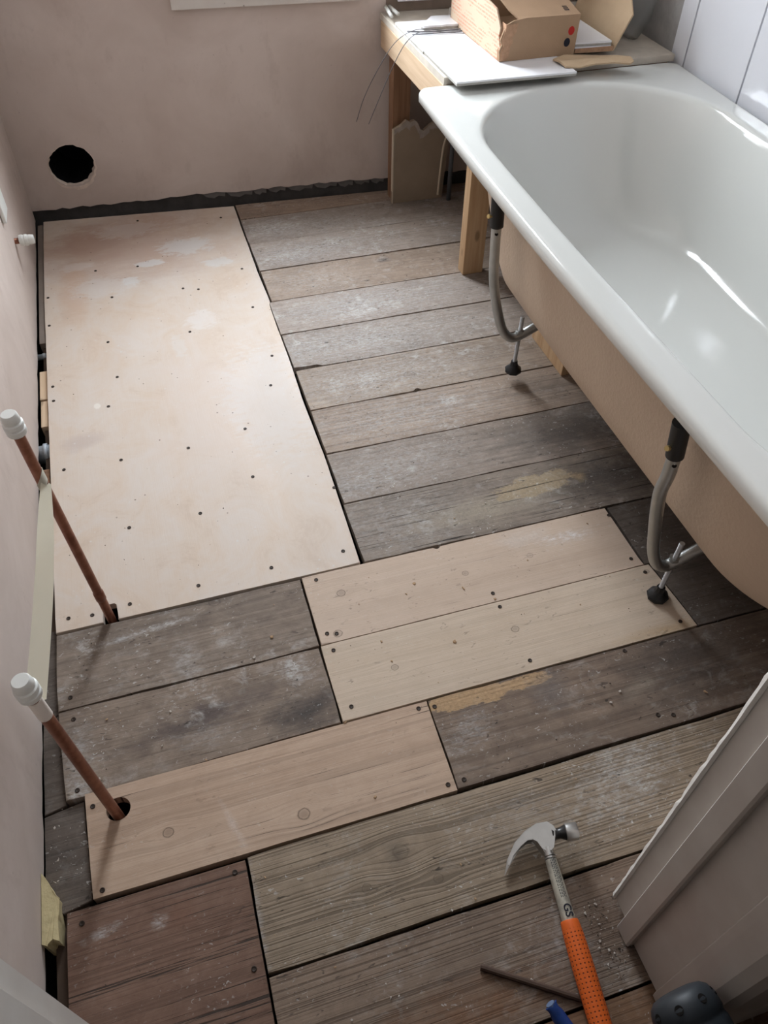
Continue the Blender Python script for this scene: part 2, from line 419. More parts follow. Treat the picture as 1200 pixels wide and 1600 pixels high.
W['b3'] = wood('old_board_warm_brown', (0.185, 0.15, 0.125), (0.325, 0.275, 0.235), 0.25, 0.45, 0.3, patches=[((0.420, 2.090), (0.22, .11), 0, WINLIT, 0.45, .35), 
    (P2(545, 425), (.14, .05), 0, (0.40, 0.315, 0.25), .4, .5), (P2(600, 405), (.03, .02), 0, (0.07, 0.07, 0.08), .6, .6)])
W['b4'] = wood('old_board_grey_white', (0.19, 0.165, 0.15), (0.34, 0.31, 0.29), 0.3, 0.75, 0.3, patches=[((0.550, 1.918), (0.36, .11), 0, WINLIT, 0.75, .35), 
    (P2(530, 480), (.16, .05), 0, PGREY, .55, .6), (P2(560, 490), (.07, .015), .1, WHITE, .6, .7)])
W['b5'] = wood('old_board_grey', (0.175, 0.155, 0.14), (0.32, 0.29, 0.27), 0.3, 0.6, 0.35, patches=[((0.500, 1.748), (0.34, .11), 0, WINLIT, 0.80, .35), 
    (P2(480, 545), (.10, .06), 0, PGREY, .5, .6)])
W['b6'] = wood('old_board_greyish_brown', (0.185, 0.155, 0.13), (0.33, 0.285, 0.245), 0.4, 0.45, 0.25, knots=[(P2(640, 585), 0.016, .35)], patches=[((0.480, 1.579), (0.32, .11), 0, WINLIT, 0.70, .35), 
    (P2(575, 590), (.04, .025), 0, WHITE, .5, .7), (P2(525, 605), (.02, .05), 0, WHITE, .35, .7)])
W['b7'] = wood('old_board_light_brown', (0.19, 0.155, 0.13), (0.33, 0.28, 0.24), 0.45, 0.4, 0.25, patches=[((0.480, 1.412), (0.30, .11), 0, WINLIT, 0.60, .35), 
    (P2(705, 625), (.035, .02), 0, WHITE, .8, .5), (P2(850, 605), (.14, .06), 0, (0.14, 0.11, 0.09), .5, .6)])
W['b8'] = wood('old_board_charcoal_end', (0.15, 0.13, 0.115), (0.28, 0.25, 0.23), 0.3, 0.4, 0.4, patches=[((0.420, 1.246), (0.24, .11), 0, WINLIT, 0.50, .35), 
    (P2(900, 670), (.30, .10), 0, (0.10, 0.088, 0.08), .8, .5), (P2(560, 760), (.07, .04), 0, PGREY, .5, .6)])
W['b9'] = wood('old_board_split_tan', (0.13, 0.115, 0.105), (0.25, 0.225, 0.20), 0.3, 0.4, 0.4, crack=1.0, crack_lo=.625, patches=[((0.380, 1.075), (0.18, .11), 0, WINLIT, 0.40, .35), 
    (P2(960, 745), (.24, .10), 0, (0.085, 0.073, 0.066), .85, .5), (P2(760, 795), (.20, .05), 0, (0.33, 0.285, 0.225), .9, .6),
    (P2(835, 757), (.10, .032), 0.12, TAN2, .95, .6), (P2(905, 745), (.02, .02), 0, (0.36, 0.27, 0.17), .9, .6)])
W['dark'] = wood('old_board_black_brown', (0.062, 0.053, 0.048), (0.125, 0.11, 0.10), 0.3, 0.15, 0.4, stain_col=(0.03, 0.026, 0.024))
W['l1'] = wood('old_board_scuffed_grey', (0.105, 0.087, 0.075), (0.235, 0.205, 0.18), 0.25, 0.5, 0.35, knots=[(P2(335, 940), .012, .5)], patches=[
    (P2(300, 935), (.22, .03), 0, (0.11, 0.095, 0.088), .6, .6), (P2(230, 985), (.10, .008), .1, WHITE, .6, .7), (P2(290, 1030), (.03, .05), 0, WHITE, .35, .7)])
W['l2'] = wood('old_board_stained', (0.115, 0.092, 0.078), (0.25, 0.215, 0.185), 0.25, 0.5, 0.3, patches=[
    (P2(480, 1110), (.09, .05), .15, (0.05, 0.045, 0.045), .8, .6), (P2(320, 1120), (.18, .035), .15, (0.075, 0.06, 0.06), .75, .6),
    (P2(462, 1045), (.025, .03), .4, WHITE, .75, .7), (P2(120, 1180), (.03, .08), 0, PGREY, .6, .6), (P2(330, 1150), (.06, .02), 0, PGREY, .4, .8)])
W['r12'] = wood('old_board_broken_edge', (0.115, 0.09, 0.075), (0.225, 0.185, 0.155), 0.4, 0.3, 0.35, patches=[
    (P2(1080, 1020), (.22, .12), .1, (0.085, 0.068, 0.058), .85, .5), (P2(735, 1088), (.085, .022), -.02, TAN, 1.0, .45), (P2(815, 1066), (.07, .013), 0, TAN, 1.0, .5),
    (P2(735, 1140), (.05, .03), .5, PGREY, .6, .7), (P2(1000, 1075), (.05, .02), .2, (0.30, 0.25, 0.20), .6, .7), (P2(860, 1080), (.05, .05), 0, (.16, .15, .15), .5, .6)])
W['r13'] = wood('old_board_open_grain', (0.16, 0.132, 0.102), (0.305, 0.262, 0.21), 0.62, 0.35, 0.2, rings=115, mottle=.4, knots=[(P2(626, 1330), .013, .35), (P2(685, 1372), .008, .45), (P2(573, 1388), .008, .45)], bumpd=0.002, patches=[
    (P2(975, 1210), (.11, .06), .45, WHITE, .5, .8), (P2(820, 1270), (.10, .04), 0, PGREY, .35, .8), (P2(1010, 1230), (.02, .015), 0, WHITE, .6, .5), (P2(620, 1335), (.03, .03), 0, DARK, .4, .6), (P2(402, 1430), (.008, .10), 0, PGREY, .6, .5)])
W['r14'] = wood('old_board_brown_worn', (0.12, 0.09, 0.072), (0.235, 0.19, 0.155), 0.6, 0.3, 0.25, rings=120, bumpd=0.0016, patches=[
    (P2(960, 1420), (.16, .10), 0, (0.15, 0.10, 0.075), .6, .6), (P2(740, 1580), (.18, .05), 0, (0.20, 0.085, 0.035), .55, .6), (P2(880, 1480), (.04, .04), 0, PGREY, .3, .8)])
W['r15'] = wood('old_board_orange_brown', (0.13, 0.075, 0.045), (0.22, 0.14, 0.09), 0.4, 0.15, 0.3)
PINE_D, PINE_L = (0.48, 0.37, 0.285), (0.58, 0.465, 0.375)
W['nA'] = wood('new_pine_pinkish', PINE_D, PINE_L, 0.10, 0.05, 0.12, stain_col=(.30, .21, .15), speck=.25, crack=.25, rings=28, rough=0.65, mottle=0.3,
               knots=[(P2(533, 927), .009, .9), (P2(528, 990), .009, .8), (P2(727, 896), .007, .7), (P2(828, 868), .007, .5)],
               patches=[(P2(885, 839), (.055, .016), 0, (.74, .72, .72), .9, .6), (P2(820, 840), (.07, .03), 0, (.62, .55, .50), .6, .7)])
W['nB'] = wood('new_pine_straw', (0.49, 0.39, 0.295), (0.59, 0.485, 0.385), 0.14, 0.05, 0.12, stain_col=(.32, .23, .16), speck=.25, crack=.3, rings=32, rough=0.65, mottle=0.3,
               knots=[(P2(617, 1043), .007, .8), (P2(805, 983), .008, .8), (P2(1010, 893), .006, .7)], patches=[(P2(1040, 985), (.12, .02), 0, (.50, .35, .20), .6, .5)])
W['nC'] = wood('new_pine_cracked', (0.40, 0.28, 0.20), (0.54, 0.405, 0.305), 0.28, 0.05, 0.12, stain_col=(.26, .16, .10), speck=.15, crack=.8, crack_lo=.645, rings=34, rough=0.65, mottle=0.3,
               knots=[(P2(475, 1272), .0105, .9), (P2(263, 1301), .009, .9)], patches=[(P2(365, 1290), (.008, .05), .3, (.60, .50, .45), .6, .6)])
def ply_mat():
    k = NT('birch_plywood', 0.6, 0.3); p = k.pos(); s = k.sep(p)
    fib = k.noise(k.comb(k.math('MULTIPLY', s[0], 300.0), k.math('MULTIPLY', s[1], 9.0)), 1.0, 3, 0.7)
    br = k.noise(k.comb(k.math('MULTIPLY', s[0], 7.0), k.math('MULTIPLY', s[1], 2.2)), 1.0, 4, 0.6, 0.5)
    c = k.mix(k.mr(br, 0.35, 0.66), (0.575, 0.465, 0.37), (0.595, 0.515, 0.445))
    c = k.mix(k.math('MULTIPLY', k.mr(fib, 0.45, 0.7), 0.25), c, (0.55, 0.43, 0.33))
    mo = k.noise(k.vec('MULTIPLY', p, (9, 7, 1)), 1.0, 8, 0.75, 0.8)
    c = k.mix(k.math('MULTIPLY', k.mr(mo, 0.44, 0.62), 0.55), c, (0.60, 0.55, 0.51))
    c = k.mix(k.math('MULTIPLY', k.mr(mo, 0.44, 0.34), 0.35), c, (0.47, 0.36, 0.28))
    for (q, r, a, colr, st, am) in [
        (P2(140, 385), (.17, .13), 0, (.36, .215, .155), .85, .5), (P2(205, 395), (.34, .22), 0, (.45, .335, .275), .75, .5), (P2(220, 350), (.30, .10), 0, (.40, .27, .21), .6, .6),
        (P2(130, 690), (.06, .04), 0, (.44, .36, .33), .5, .6), (P2(330, 640), (.16, .40), 0, (.60, .51, .45), .55, .6),
        (P2(115, 460), (.05, .2), 0, (.52, .33, .21), .4, .6)]:
        c = k.mix(k.math('MULTIPLY', k.patch(q, r, a, am, 9.0, 0.7), st), c, colr)
    for (q, r, a, colr, st, am) in [
        (P2(235, 412), (.05, .022), 0, WHITE, .75, .7), (P2(120, 418), (.06, .025), .1, (.58, .52, .48), .6, .7),
        (P2(290, 385), (.09, .06), 0, WHITE, .6, .9), (P2(200, 360), (.12, .05), 0, (.54, .47, .43), .6, .9), (P2(160, 450), (.10, .06), 0, (.60, .56, .53), .5, .9), (P2(420, 620), (.12, .25), 0, (.60, .57, .55), .4, .9), (P2(315, 500), (.05, .05), 0, (.65, .62, .60), .45, .8), (P2(205, 440), (.03, .03), 0, WHITE, .6, .8),
        (P2(340, 410), (.05, .03), 0, WHITE, .6, .8), (P2(152, 635), (.010, .012), 0, (.70, .66, .6), .8, .3), (P2(280, 540), (.02, .06), 0, WHITE, .3, .8)]:
        c = k.mix(k.math('MULTIPLY', k.patch(q, r, a, am, 40.0, 0.3), st), c, colr)
    sp = k.math('MULTIPLY', k.mr(k.voro(p, 34.0), 0.085, 0.045), k.mr(k.noise(p, 9.0, 2), 0.50, 0.56))
    c = k.mix(k.math('MULTIPLY', sp, 0.8), c, (0.10, 0.06, 0.04))
    sp = k.math('MULTIPLY', k.mr(k.voro(k.vec('ADD', p, (4, 2, 0)), 50.0), 0.16, 0.08), k.mr(k.noise(k.vec('ADD', p, (4, 7, 0)), 8.0, 2), 0.56, 0.62))
    c = k.mix(k.math('MULTIPLY', sp, 0.6), c, WHITE)
    k.col(c); k.rough(k.mr(br, 0.3, 0.7, 0.5, 0.68)); k.bump(fib, 0.25, 0.0007); return k.m
W['ply'] = ply_mat()
W['ply2'] = wood('brown_plywood_worn', (0.115, 0.072, 0.056), (0.185, 0.125, 0.10), 0.35, 0.05, 0.25, rings=90, speck=.35, crack=.85, crack_lo=.60, mottle=.6, axis='x', patches=[
    (P2(160, 1458), (.028, .008), .2, WHITE, .6, .5), (P2(250, 1440), (.012, .012), 0, WHITE, .6, .6), (P2(285, 1425), (.03, .03), 0, (.20, .105, .07), .6, .5)])
W['timber'] = wood('pale_sawn_timber', (0.46, 0.30, 0.165), (0.60, 0.43, 0.27), 0.2, 0, 0.1, stain_col=(.3, .18, .1), speck=.05, crack=.2, rings=30)
def upright(name, dark, light, ax=2, rings=26.0):
    k = NT(name, 0.65, 0.3); p = k.objco(); s = k.sep(p)
    o = [q for q in range(3) if q != ax]
    v = k.comb(k.math('MULTIPLY', s[o[0]], 60.0), k.math('MULTIPLY', s[o[1]], 60.0), k.math('MULTIPLY', s[ax], 2.5))
    a = k.noise(v, 1.0, 4, 0.6, 0.5); b = k.noise(k.vec('MULTIPLY', v, (5, 5, 4)), 1.0, 2)
    c = k.mix(k.mr(a, 0.35, 0.65), dark, light)
    kn = k.mr(k.voro(k.vec('MULTIPLY', p, tuple(6.0 if q == ax else 14.0 for q in range(3))), 1.0), 0.13, 0.07)
    c = k.mix(k.math('MULTIPLY', kn, 0.7), c, tuple(x * 0.35 for x in dark))
    c = k.mix(k.math('MULTIPLY', b, 0.25), c, tuple(x * 0.7 for x in dark))
    k.col(c); k.bump(a, 0.2, 0.001); return k.m
W['post'] = upright('pale_sawn_softwood', (0.47, 0.30, 0.165), (0.60, 0.42, 0.255))
W['beam'] = upright('knotty_pale_softwood', (0.56, 0.40, 0.26), (0.68, 0.52, 0.36), ax=1)
W['oldpost'] = upright('reddish_old_softwood', (0.20, 0.105, 0.058), (0.32, 0.18, 0.105))
W['joist'] = plain('grimy_joist', (0.085, 0.06, 0.045), 0.9, 0.1, var=0.3, sc=15)

# ------------------------------------------------------------------ room shell
XL, XR = -0.372, 1.475
YF = 0.247                                  # room face of the doorway wall
ZC = 2.35
BA = Vector((-0.372, 2.705)); BB = Vector((0.85, 2.605)); BT = (BB - BA).normalized()
def backY(x): return BA.y + (x - BA.x) * BT.y / BT.x
BANG = math.atan2(BT.y, BT.x)
def tb(u, z, w=0.0):                        # back wall frame: u along the wall from the left corner, w depth behind its face
    q = BA + BT * u; nrm = Vector((-BT.y, BT.x))
    return Vector((q.x + nrm.x * w, q.y + nrm.y * w, z))
def ub(x): return (x - BA.x) / BT.x

rnd = random.Random(4)
# floor: the dark void under the boards, with the boards as its parts
bm = bmesh.new(); box(bm, XL - .15, XR + .1, -1.6, 2.9, -0.30, -0.14)
floor = tag(obj('floor', bm, M_void), 'old timber floor of mixed boards and plywood over a dark void', kind='structure')
for jx in (-0.36, 0.10, 0.56, 0.86, 1.25):
    boxobj('joist', W['joist'], floor, jx - .0, jx + .05, -1.0, 2.62, -0.13, -0.0225)

def edge_line(a, b, jit, step, r):
    """points from a to b (2D) with noise across, excluding b"""
    a = Vector(a); b = Vector(b); L = (b - a).length; n = max(1, int(L / step)); d = (b - a) / n
    nn = Vector((-d.y, d.x)).normalized(); out = []
    w = 0.0
    for i in range(n):
        if i: w = w * 0.6 + r.uniform(-jit, jit)
        out.append(tuple(a + d * i + nn * (w if i else 0)))
    return out
def outline(pts, jit=0.0008, step=0.035, r=rnd):
    o = []
    for i in range(len(pts)): o += edge_line(pts[i], pts[(i + 1) % len(pts)], jit, step, r)
    return o
def board(name, pts, mat, z=0.0, th=0.021, jit=0.0008, holes=(), label=None, step=0.035):
    bm = bmesh.new(); o = outline(pts, jit, step)
    tf_ = slab(bm, o, holes, z, z - th)
    if not holes:
        es = [e for e in tf_[0].edges]
        bmesh.ops.bevel(bm, geom=es, offset=0.0012, segments=1, affect='EDGES')
    ob = obj(name, bm, mat, floor)
    if label: ob['label'] = label
    return ob
G = 0.0021        # half of a seam
YS = [2.515, 2.348, 2.177, 2.003, 1.832, 1.664, 1.494, 1.330, 1.162, 0.988, 0.817, 0.651, 0.478, 0.303, 0.1375]
XE = XR - 0.01
def rect(x0, x1, y0, y1, g=G): return [(x0, y0 + g), (x1, y0 + g), (x1, y1 - g), (x0, y1 - g)]
px_ = 0.2775
# last board against the back wall follows the wall
board('floorboard', [(px_ + .004, YS[0] + G), (XE, YS[0] - .008 + G), (XE, backY(XE) - .012), (px_ + .004, backY(px_) - .03)], W['b0'])
ends = [0.281, 0.2815, 0.2835, 0.2745, 0.2765, 0.2785, 0.2785, 0.2765, 0.2735]
for i in range(9):
    y1, y0 = YS[i], YS[i + 1]; x0 = ends[i]
    z = rnd.uniform(-0.0012, 0.0006)
    if i == 4:       # the corner broken off beside the plywood
        pts = [(x0 + .075, y0 + G), (XE, y0 + G), (XE, y1 - G), (x0, y1 - G), (x0, y0 + .013), (x0 + .035, y0 + .0105), (x0 + .06, y0 + .012), (x0 + .072, y0 + .006)]
        board('floorboard', pts, W['b%d' % (i + 1)], z)
    elif i == 5:     # half a knot hole on its lower edge
        c = P(651, 606).x
        arc = [(c + .010 * math.cos(a), y0 + G + .0095 * math.sin(a)) for a in [math.pi - k_ * math.pi / 8 for k_ in range(9)]]
        board('floorboard', [(x0, y0 + G)] + arc + [(XE, y0 + G), (XE, y1 - G), (x0, y1 - G)], W['b%d' % (i + 1)], z)
    else:
        board('floorboard', rect(x0, XE, y0, y1), W['b%d' % (i + 1)], z, jit=0.0012 if i in (6, 7, 8) else 0.0008)
# dark boards to the right of the new pine, running on beneath the bath
board('floorboard', rect(0.832, XE, YS[10], YS[9]), W['dark'], -0.001)
board('floorboard', [(0.8425, YS[10] - G), (0.855, YS[11] + G), (XE, YS[11] + G), (XE, YS[10] - G)], W['dark'], -0.0015)
# the new pine boards
kh = P(683, 857).x
arc = [(kh + .008 * math.cos(a), YS[9] - G - .007 * math.sin(a)) for a in [k_ * math.pi / 8 for k_ in range(9)]]
nA = board('floorboard', [(0.1385, YS[10] + .001), (0.8285, YS[10] + .001), (0.8255, YS[10] + .022), (0.8255, YS[9] - G)] + arc + [(0.1385, YS[9] - G)],
           W['nA'], 0.0006, jit=0.0002, label='new pale pinkish pine floorboard')
nB = board('floorboard', [(0.1365, YS[11] + G), (0.8515, YS[11] + G), (0.838, YS[10] - .001), (0.1365, YS[10] - .001)], W['nB'], 0.0004, jit=0.0002, label='new pale straw-coloured pine floorboard')
hc = P(185, 1264); hole = [(hc.x + .0195 * math.cos(a), hc.y + .0195 * math.sin(a)) for a in [k_ * 2 * math.pi / 28 for k_ in range(28)]]
nC = board('floorboard', [(-0.299, YS[12] + .001), (0.2865, YS[12] + .001), (0.2905, YS[11] - .002), (-0.304, YS[11] - .002)], W['nC'], 0.0006, jit=0.0003, holes=[hole],
           label='new orange-tinted pine floorboard with a round pipe hole')
# old boards on the left
l1 = board('floorboard', [(-0.342, YS[10]), (0.134, YS[10] + G), (0.1345, YS[9] - .004), (-0.342, YS[9] - .004)], W['l1'], -0.0005, jit=0.0012)
l2 = board('floorboard', [(-0.334, YS[11] - .004), (0.1325, YS[11] + G), (0.1315, YS[10] - .003), (-0.342, YS[10] - .003)], W['l2'], -0.0005, jit=0.0012)
board('floorboard', [(-0.371, YS[11] - .014), (-0.336, YS[11] - .006), (-0.344, YS[10] + .0), (-0.371, YS[10] - .012)], W['dark'], -0.012, jit=.001)
board('floorboard', [(-0.371, YS[10] - .008), (-0.345, YS[10] + .004), (-0.345, YS[9] + .02), (-0.371, YS[9] + .02)], W['dark'], -0.016, jit=.001)
board('floorboard', [(-0.371, YS[12] + .014), (-0.345, YS[12] - .004), (-0.303, YS[12] + .004), (-0.308, YS[11] - .008), (-0.371, YS[11] - .018)], W['dark'], -0.010, jit=.001)
# boards towards the doorway
r12 = board('floorboard', [(0.2885, YS[12] + .003), (XE, YS[12] + .005), (XE, YS[11] - G), (0.2935, YS[11] - G)], W['r12'], -0.0006, jit=0.0012)
r13 = board('floorboard', [(-0.0665, YS[13] + .003), (XE, YS[13] + .003), (XE, YS[12] - .0015), (-0.0665, YS[12] - .005)], W['r13'], -0.0006, jit=0.0012)
r14 = board('floorboard', [(-0.0665, YS[14] + .0025), (XE, YS[14] + .0025), (XE, YS[13] - .003), (-0.0665, YS[13] - .003)], W['r14'], -0.0006, jit=0.001)
board('floorboard', rect(-0.0665, XE, -0.03, YS[14], .0025), W['r15'], -0.0006)
yy_ = -0.03
while yy_ > -0.75:
    board('floorboard', rect(XL, XE, yy_ - .168, yy_, .002), W['r15'], -0.0006); yy_ -= .168
# plywood
nt = P(172, 955)
ply = board('plywood_panel', [(-0.342, YS[9] + .001), (nt.x - .014, YS[9] + .001), (nt.x - .014, YS[9] + .036), (nt.x - .008, YS[9] + .043), (nt.x + .010, YS[9] + .043), (nt.x + .0145, YS[9] + .038),
             (nt.x + .0145, YS[9] + .001), (0.2635, YS[9] + .003), (0.2705, 1.332), (0.268, 1.55), (0.271, 1.668), (0.272, 1.99), (0.2775, 2.0), (0.2735, 2.18), (0.2755, 2.615), (-0.3455, 2.677), (-.348, 2.2)],
            W['ply'], 0.001, 0.018, jit=0.0004, label='large pale plywood sheet with a notch round a copper pipe')
ply2 = board('plywood_panel', [(-0.342, YS[14] - .17), (-0.070, YS[14] - .17), (-0.0705, YS[12] - .008), (-0.338, YS[12] - .008)], W['ply2'], 0.0, 0.018, jit=0.0003, label='worn reddish brown plywood piece by the doorway')

# screws: one mesh, copied
bm = bmesh.new()
lathe_between(bm, (0, 0, -.002), (0, 0, 1), [(0, .0046), (.0014, .0046), (.0018, .0038), (.0012, .0014)], 12)
sc_me = bpy.data.meshes.new('screw'); bmesh.ops.recalc_face_normals(bm, faces=bm.faces); bm.to_mesh(sc_me); bm.free(); sc_me.materials.append(M_screw)
def screws(parent, pts, z=0.001, s=0.88):
    for (x, y) in pts:
        o = bpy.data.objects.new('screw', sc_me); COL.objects.link(o); o.parent = parent
        q = P(x, y, z); o.location = (q.x, q.y, z + .0014); o.scale = (s, s, 1)
def c4(l, oy): return [(a / 4, oy + b / 4) for a, b in l]
screws(ply, c4([(597, 373), (860, 345), (300, 542), (700, 538), (1144, 483), (308, 716), (675, 818), (1187, 754), (733, 1037), (330, 1097), (335, 1186), (678, 1220), (757, 1555), (1177, 1480)], 330)
       + c4([(400, 536), (808, 898), (812, 1375), (428, 1465), (577, 1445)], 600)
       + [(383, 670), (395, 745), (313, 802), (522, 762), (424, 887), (310, 915), (536, 861), (215, 345), (345, 340), (378, 420), (425, 556), (423, 602), (395, 480), (310, 452)], 0.0012)
screws(nA, [(494, 906), (951, 805), (986, 873), (770, 927), (511, 990), (526, 990)], 0.0008)
screws(nB, [(521, 1016), (549, 1104), (1063, 971), (828, 1032), (781, 948), (1008, 894)], 0.0006)
screws(nC, [(145, 1260), (160, 1391), (654, 1107), (700, 1226)], 0.0008)
screws(ply2, [(128, 1443), (367, 1363), (397, 1514)], 0.0003)
screws(l2, [(115, 1124), (121, 1235)], -.0003); screws(l1, [(110, 1090)], -.0003)
screws(r12, [(679, 1104), (725, 1218), (976, 1017), (1028, 1117), (1052, 1117)], -.0004)

# ---- back wall with a broken round hole, window opening and ragged foot
UR = ub(XR)
bot = [(0.0, 0.027)]
u = 0.03; r5 = random.Random(9)
while u < UR - .03:
    bot.append((u, 0.027 + 0.010 * min(1, u / 1.0) + r5.uniform(-.0035, .0035) + (0.004 if 0.5 < u < .62 else 0))); u += 0.022
bot.append((UR, 0.037))
outer = bot + [(UR, ZC), (0.0, ZC)]
hcn = tb(0, 0); hu, hz = ub(-0.211), 0.163
hole = []
for i in range(40):
    a = 2 * math.pi * i / 40
    rr = 0.0665 + 0.003 * math.sin(2 * a + .5) + 0.0008 * math.sin(5 * a) + r5.uniform(-.0018, .0018)
    hole.append((hu + rr * 1.03 * math.cos(a), hz + rr * math.sin(a)))
WU0, WU1, WZ0, WZ1 = ub(0.20), ub(0.715), 0.615, 1.95
win = [(WU0, WZ0), (WU1, WZ0), (WU1, WZ1), (WU0, WZ1)]
bm = bmesh.new(); slab(bm, outer, [hole, win], 0.0, 0.016, tf=lambda u, z, w: tb(u, z, w))
wall_back = tag(obj('wall_back', bm, M_plaster), 'pink plastered back wall with a round hole near the floor', kind='structure')
# masonry behind, with window reveal and a duct
bm = bmesh.new()
duct = [(hu + .082 * math.cos(2 * math.pi * i / 32), hz + .080 * math.sin(2 * math.pi * i / 32)) for i in range(32)]
slab(bm, [(-.15, -.16), (UR + .15, -.16), (UR + .15, ZC), (-.15, ZC)], [duct, win], 0.0165, 0.24, tf=lambda u, z, w: tb(u, z, w))
obj('masonry', bm, M_masonry, wall_back)
bm = bmesh.new(); slab(bm, [(hu + .10 * math.cos(2 * math.pi * i / 32), hz + .10 * math.sin(2 * math.pi * i / 32)) for i in range(32)], (), 0.241, 0.26, tf=lambda u, z, w: tb(u, z, w))
obj('duct_end', bm, M_duct, wall_back)
bm = bmesh.new()
for i in range(32):
    a, b = duct[i], duct[(i + 1) % 32]
    q = [tb(hu + (x - hu) * s, hz + (z - hz) * s, w) for (x, z), w, s in ((a, .018, .985), (b, .018, .985), (b, .24, .985), (a, .24, .985))]
    bm.faces.new([bm.verts.new(v) for v in q])
obj('duct_lining', bm, M_duct, wall_back)
# crumbled rim of the hole
bm = bmesh.new(); r6 = random.Random(3); ra, rb_, rc = [], [], []
for i in range(40):
    a = 2 * math.pi * i / 40; low = max(0, -math.sin(a - .35)); ext = 0.0015 + 0.013 * low * r6.uniform(.5, 1.1) + 0.0015 * r6.random()
    x, z = hole[i]; ux, uz = math.cos(a), math.sin(a)
    ra.append(bm.verts.new(tb(x + ux * ext, z + uz * ext, -0.0003)))
    rb_.append(bm.verts.new(tb(x + ux * ext * .3, z + uz * ext * .3, -0.0012)))
    rc.append(bm.verts.new(tb(x - ux * .003 * r6.random() - ux * .004 * low, z - uz * .003 - uz * .005 * low * r6.random(), 0.013)))
for i in range(40):
    j = (i + 1) % 40; bm.faces.new((ra[i], ra[j], rb_[j], rb_[i])); bm.faces.new((rb_[i], rb_[j], rc[j], rc[i]))
obj('broken_plaster_rim', bm, M_plaster_edge, wall_back)
# ragged foot of the plaster and flaps of old lining paper on the masonry
bm = bmesh.new(); r7 = random.Random(12); u = 0.55
while u < 1.18:
    w_ = r7.uniform(.05, .12); h0 = r7.uniform(.0, .006)
    pts = [(u, .034), (u + w_, .036), (u + w_ * .95, .012 + h0), (u + w_ * .7, .016 + h0), (u + w_ * .5, .008 + h0), (u + w_ * .2, .014 + h0)]
    slab(bm, pts, (), 0.010, 0.013, tf=lambda a, b, c: tb(a, b, c)); u += w_ * .96
obj('torn_lining', bm, plain('grey_torn_lining', (0.20, 0.19, 0.185), 0.9, 0.1, var=.4, sc=30), wall_back)
# exposed tile on the back wall above the bench
bm = bmesh.new()
slab(bm, [(ub(.845), .572), (ub(.955), .572), (ub(.955), .83), (ub(.845), .83)], (), -.010, -.0005, tf=lambda a, b, c: tb(a, b, c))
obj('tile', bm, M_panel_white, wall_back)
bm = bmesh.new()
slab(bm, [(ub(.81), .545), (ub(XR) - .01, .545), (ub(XR) - .01, .90), (ub(.81), .90)], (), -.0012, .0, tf=lambda a, b, c: tb(a, b, c))
obj('adhesive_patch', bm, plain('brown_old_adhesive', (0.24, 0.19, 0.155), .9, .1, var=.3, sc=22, bump=.5, bsc=60), wall_back)
# window
wf = []
bm = bmesh.new(); fd = 0.11
def fr(u0, u1, z0, z1, w0=fd, w1=fd + .05): slab(bm, [(u0, z0), (u1, z0), (u1, z1), (u0, z1)], (), w0, w1, tf=lambda a, b, c: tb(a, b, c))
fr(WU0, WU0 + .035, WZ0, WZ1); fr(WU1 - .035, WU1, WZ0, WZ1); fr(WU0 + .035, WU1 - .035, WZ0, WZ0 + .04); fr(WU0 + .035, WU1 - .035, WZ1 - .035, WZ1); fr(WU0 + .035, WU1 - .035, 1.30, 1.335)
window_1 = tag(obj('window_1', bm, M_gloss), 'white framed window in the back wall', kind='structure')
for z0, z1 in ((WZ0 + .04, 1.30), (1.335, WZ1 - .035)):
    bm = bmesh.new(); slab(bm, [(WU0 + .035, z0), (WU1 - .035, z0), (WU1 - .035, z1), (WU0 + .035, z1)], (), fd + .02, fd + .024, tf=lambda a, b, c: tb(a, b, c)); obj('pane', bm, M_glass, window_1)
bm = bmesh.new(); slab(bm, [(WU0 - .02, .583), (WU1 + .012, .583), (WU1 + .012, .612), (WU0 - .02, .612)], (), -.018, fd, tf=lambda a, b, c: tb(a, b, c))
obj('sill', bm, M_gloss, window_1)
# daylight portal in the opening
ld = bpy.data.lights.new('window_portal', 'AREA'); ld.shape = 'RECTANGLE'; ld.size = WU1 - WU0; ld.size_y = WZ1 - WZ0; ld.cycles.is_portal = True
lo = bpy.data.objects.new('window_portal', ld); COL.objects.link(lo)
lo.location = tb((WU0 + WU1) / 2, (WZ0 + WZ1) / 2, 0.235); lo.rotation_euler = (math.radians(-90), 0, BANG)

# ---- left wall
bm = bmesh.new(); r8 = random.Random(21)
pts = []; y = 0.10
while y < 2.70: pts.append((y, -0.006 + r8.uniform(-.004, .003))); y += .03
pts += [(2.705, -.006), (2.705, ZC), (0.10, ZC)]
slab(bm, pts, (), XL, XL - .02, tf=lambda a, b, c: Vector((c, a, b)))
wall_left = tag(obj('wall_left', bm, M_plaster), 'pink plastered wall on the left with a ragged foot', kind='structure')
boxobj('masonry', M_masonry, wall_left, XL - .14, XL - .022, 0.08, 2.95, -.16, ZC)
# ---- right wall: backing plus tiles
bm = bmesh.new(); box(bm, XR + .009, XR + .12, 0.05, 2.72, -.16, ZC)
wall_right = tag(obj('wall_right', bm, M_adhesive), 'right wall, white tiled beside the bath and bare grey beyond', kind='structure')
ty = 2.007; cols = [(2.010, 2.073)]
while ty > 0.27: cols.append((max(ty - .252, .262), ty - .003)); ty -= .255
for (a, b) in cols:
    for (z0, z1) in ((.42, .838), (.841, 1.259), (1.262, 1.68), (1.683, 2.10)):
        boxobj('tile', M_tile, wall_right, XR, XR + .0085, a, b, z0, z1, 0.0012)
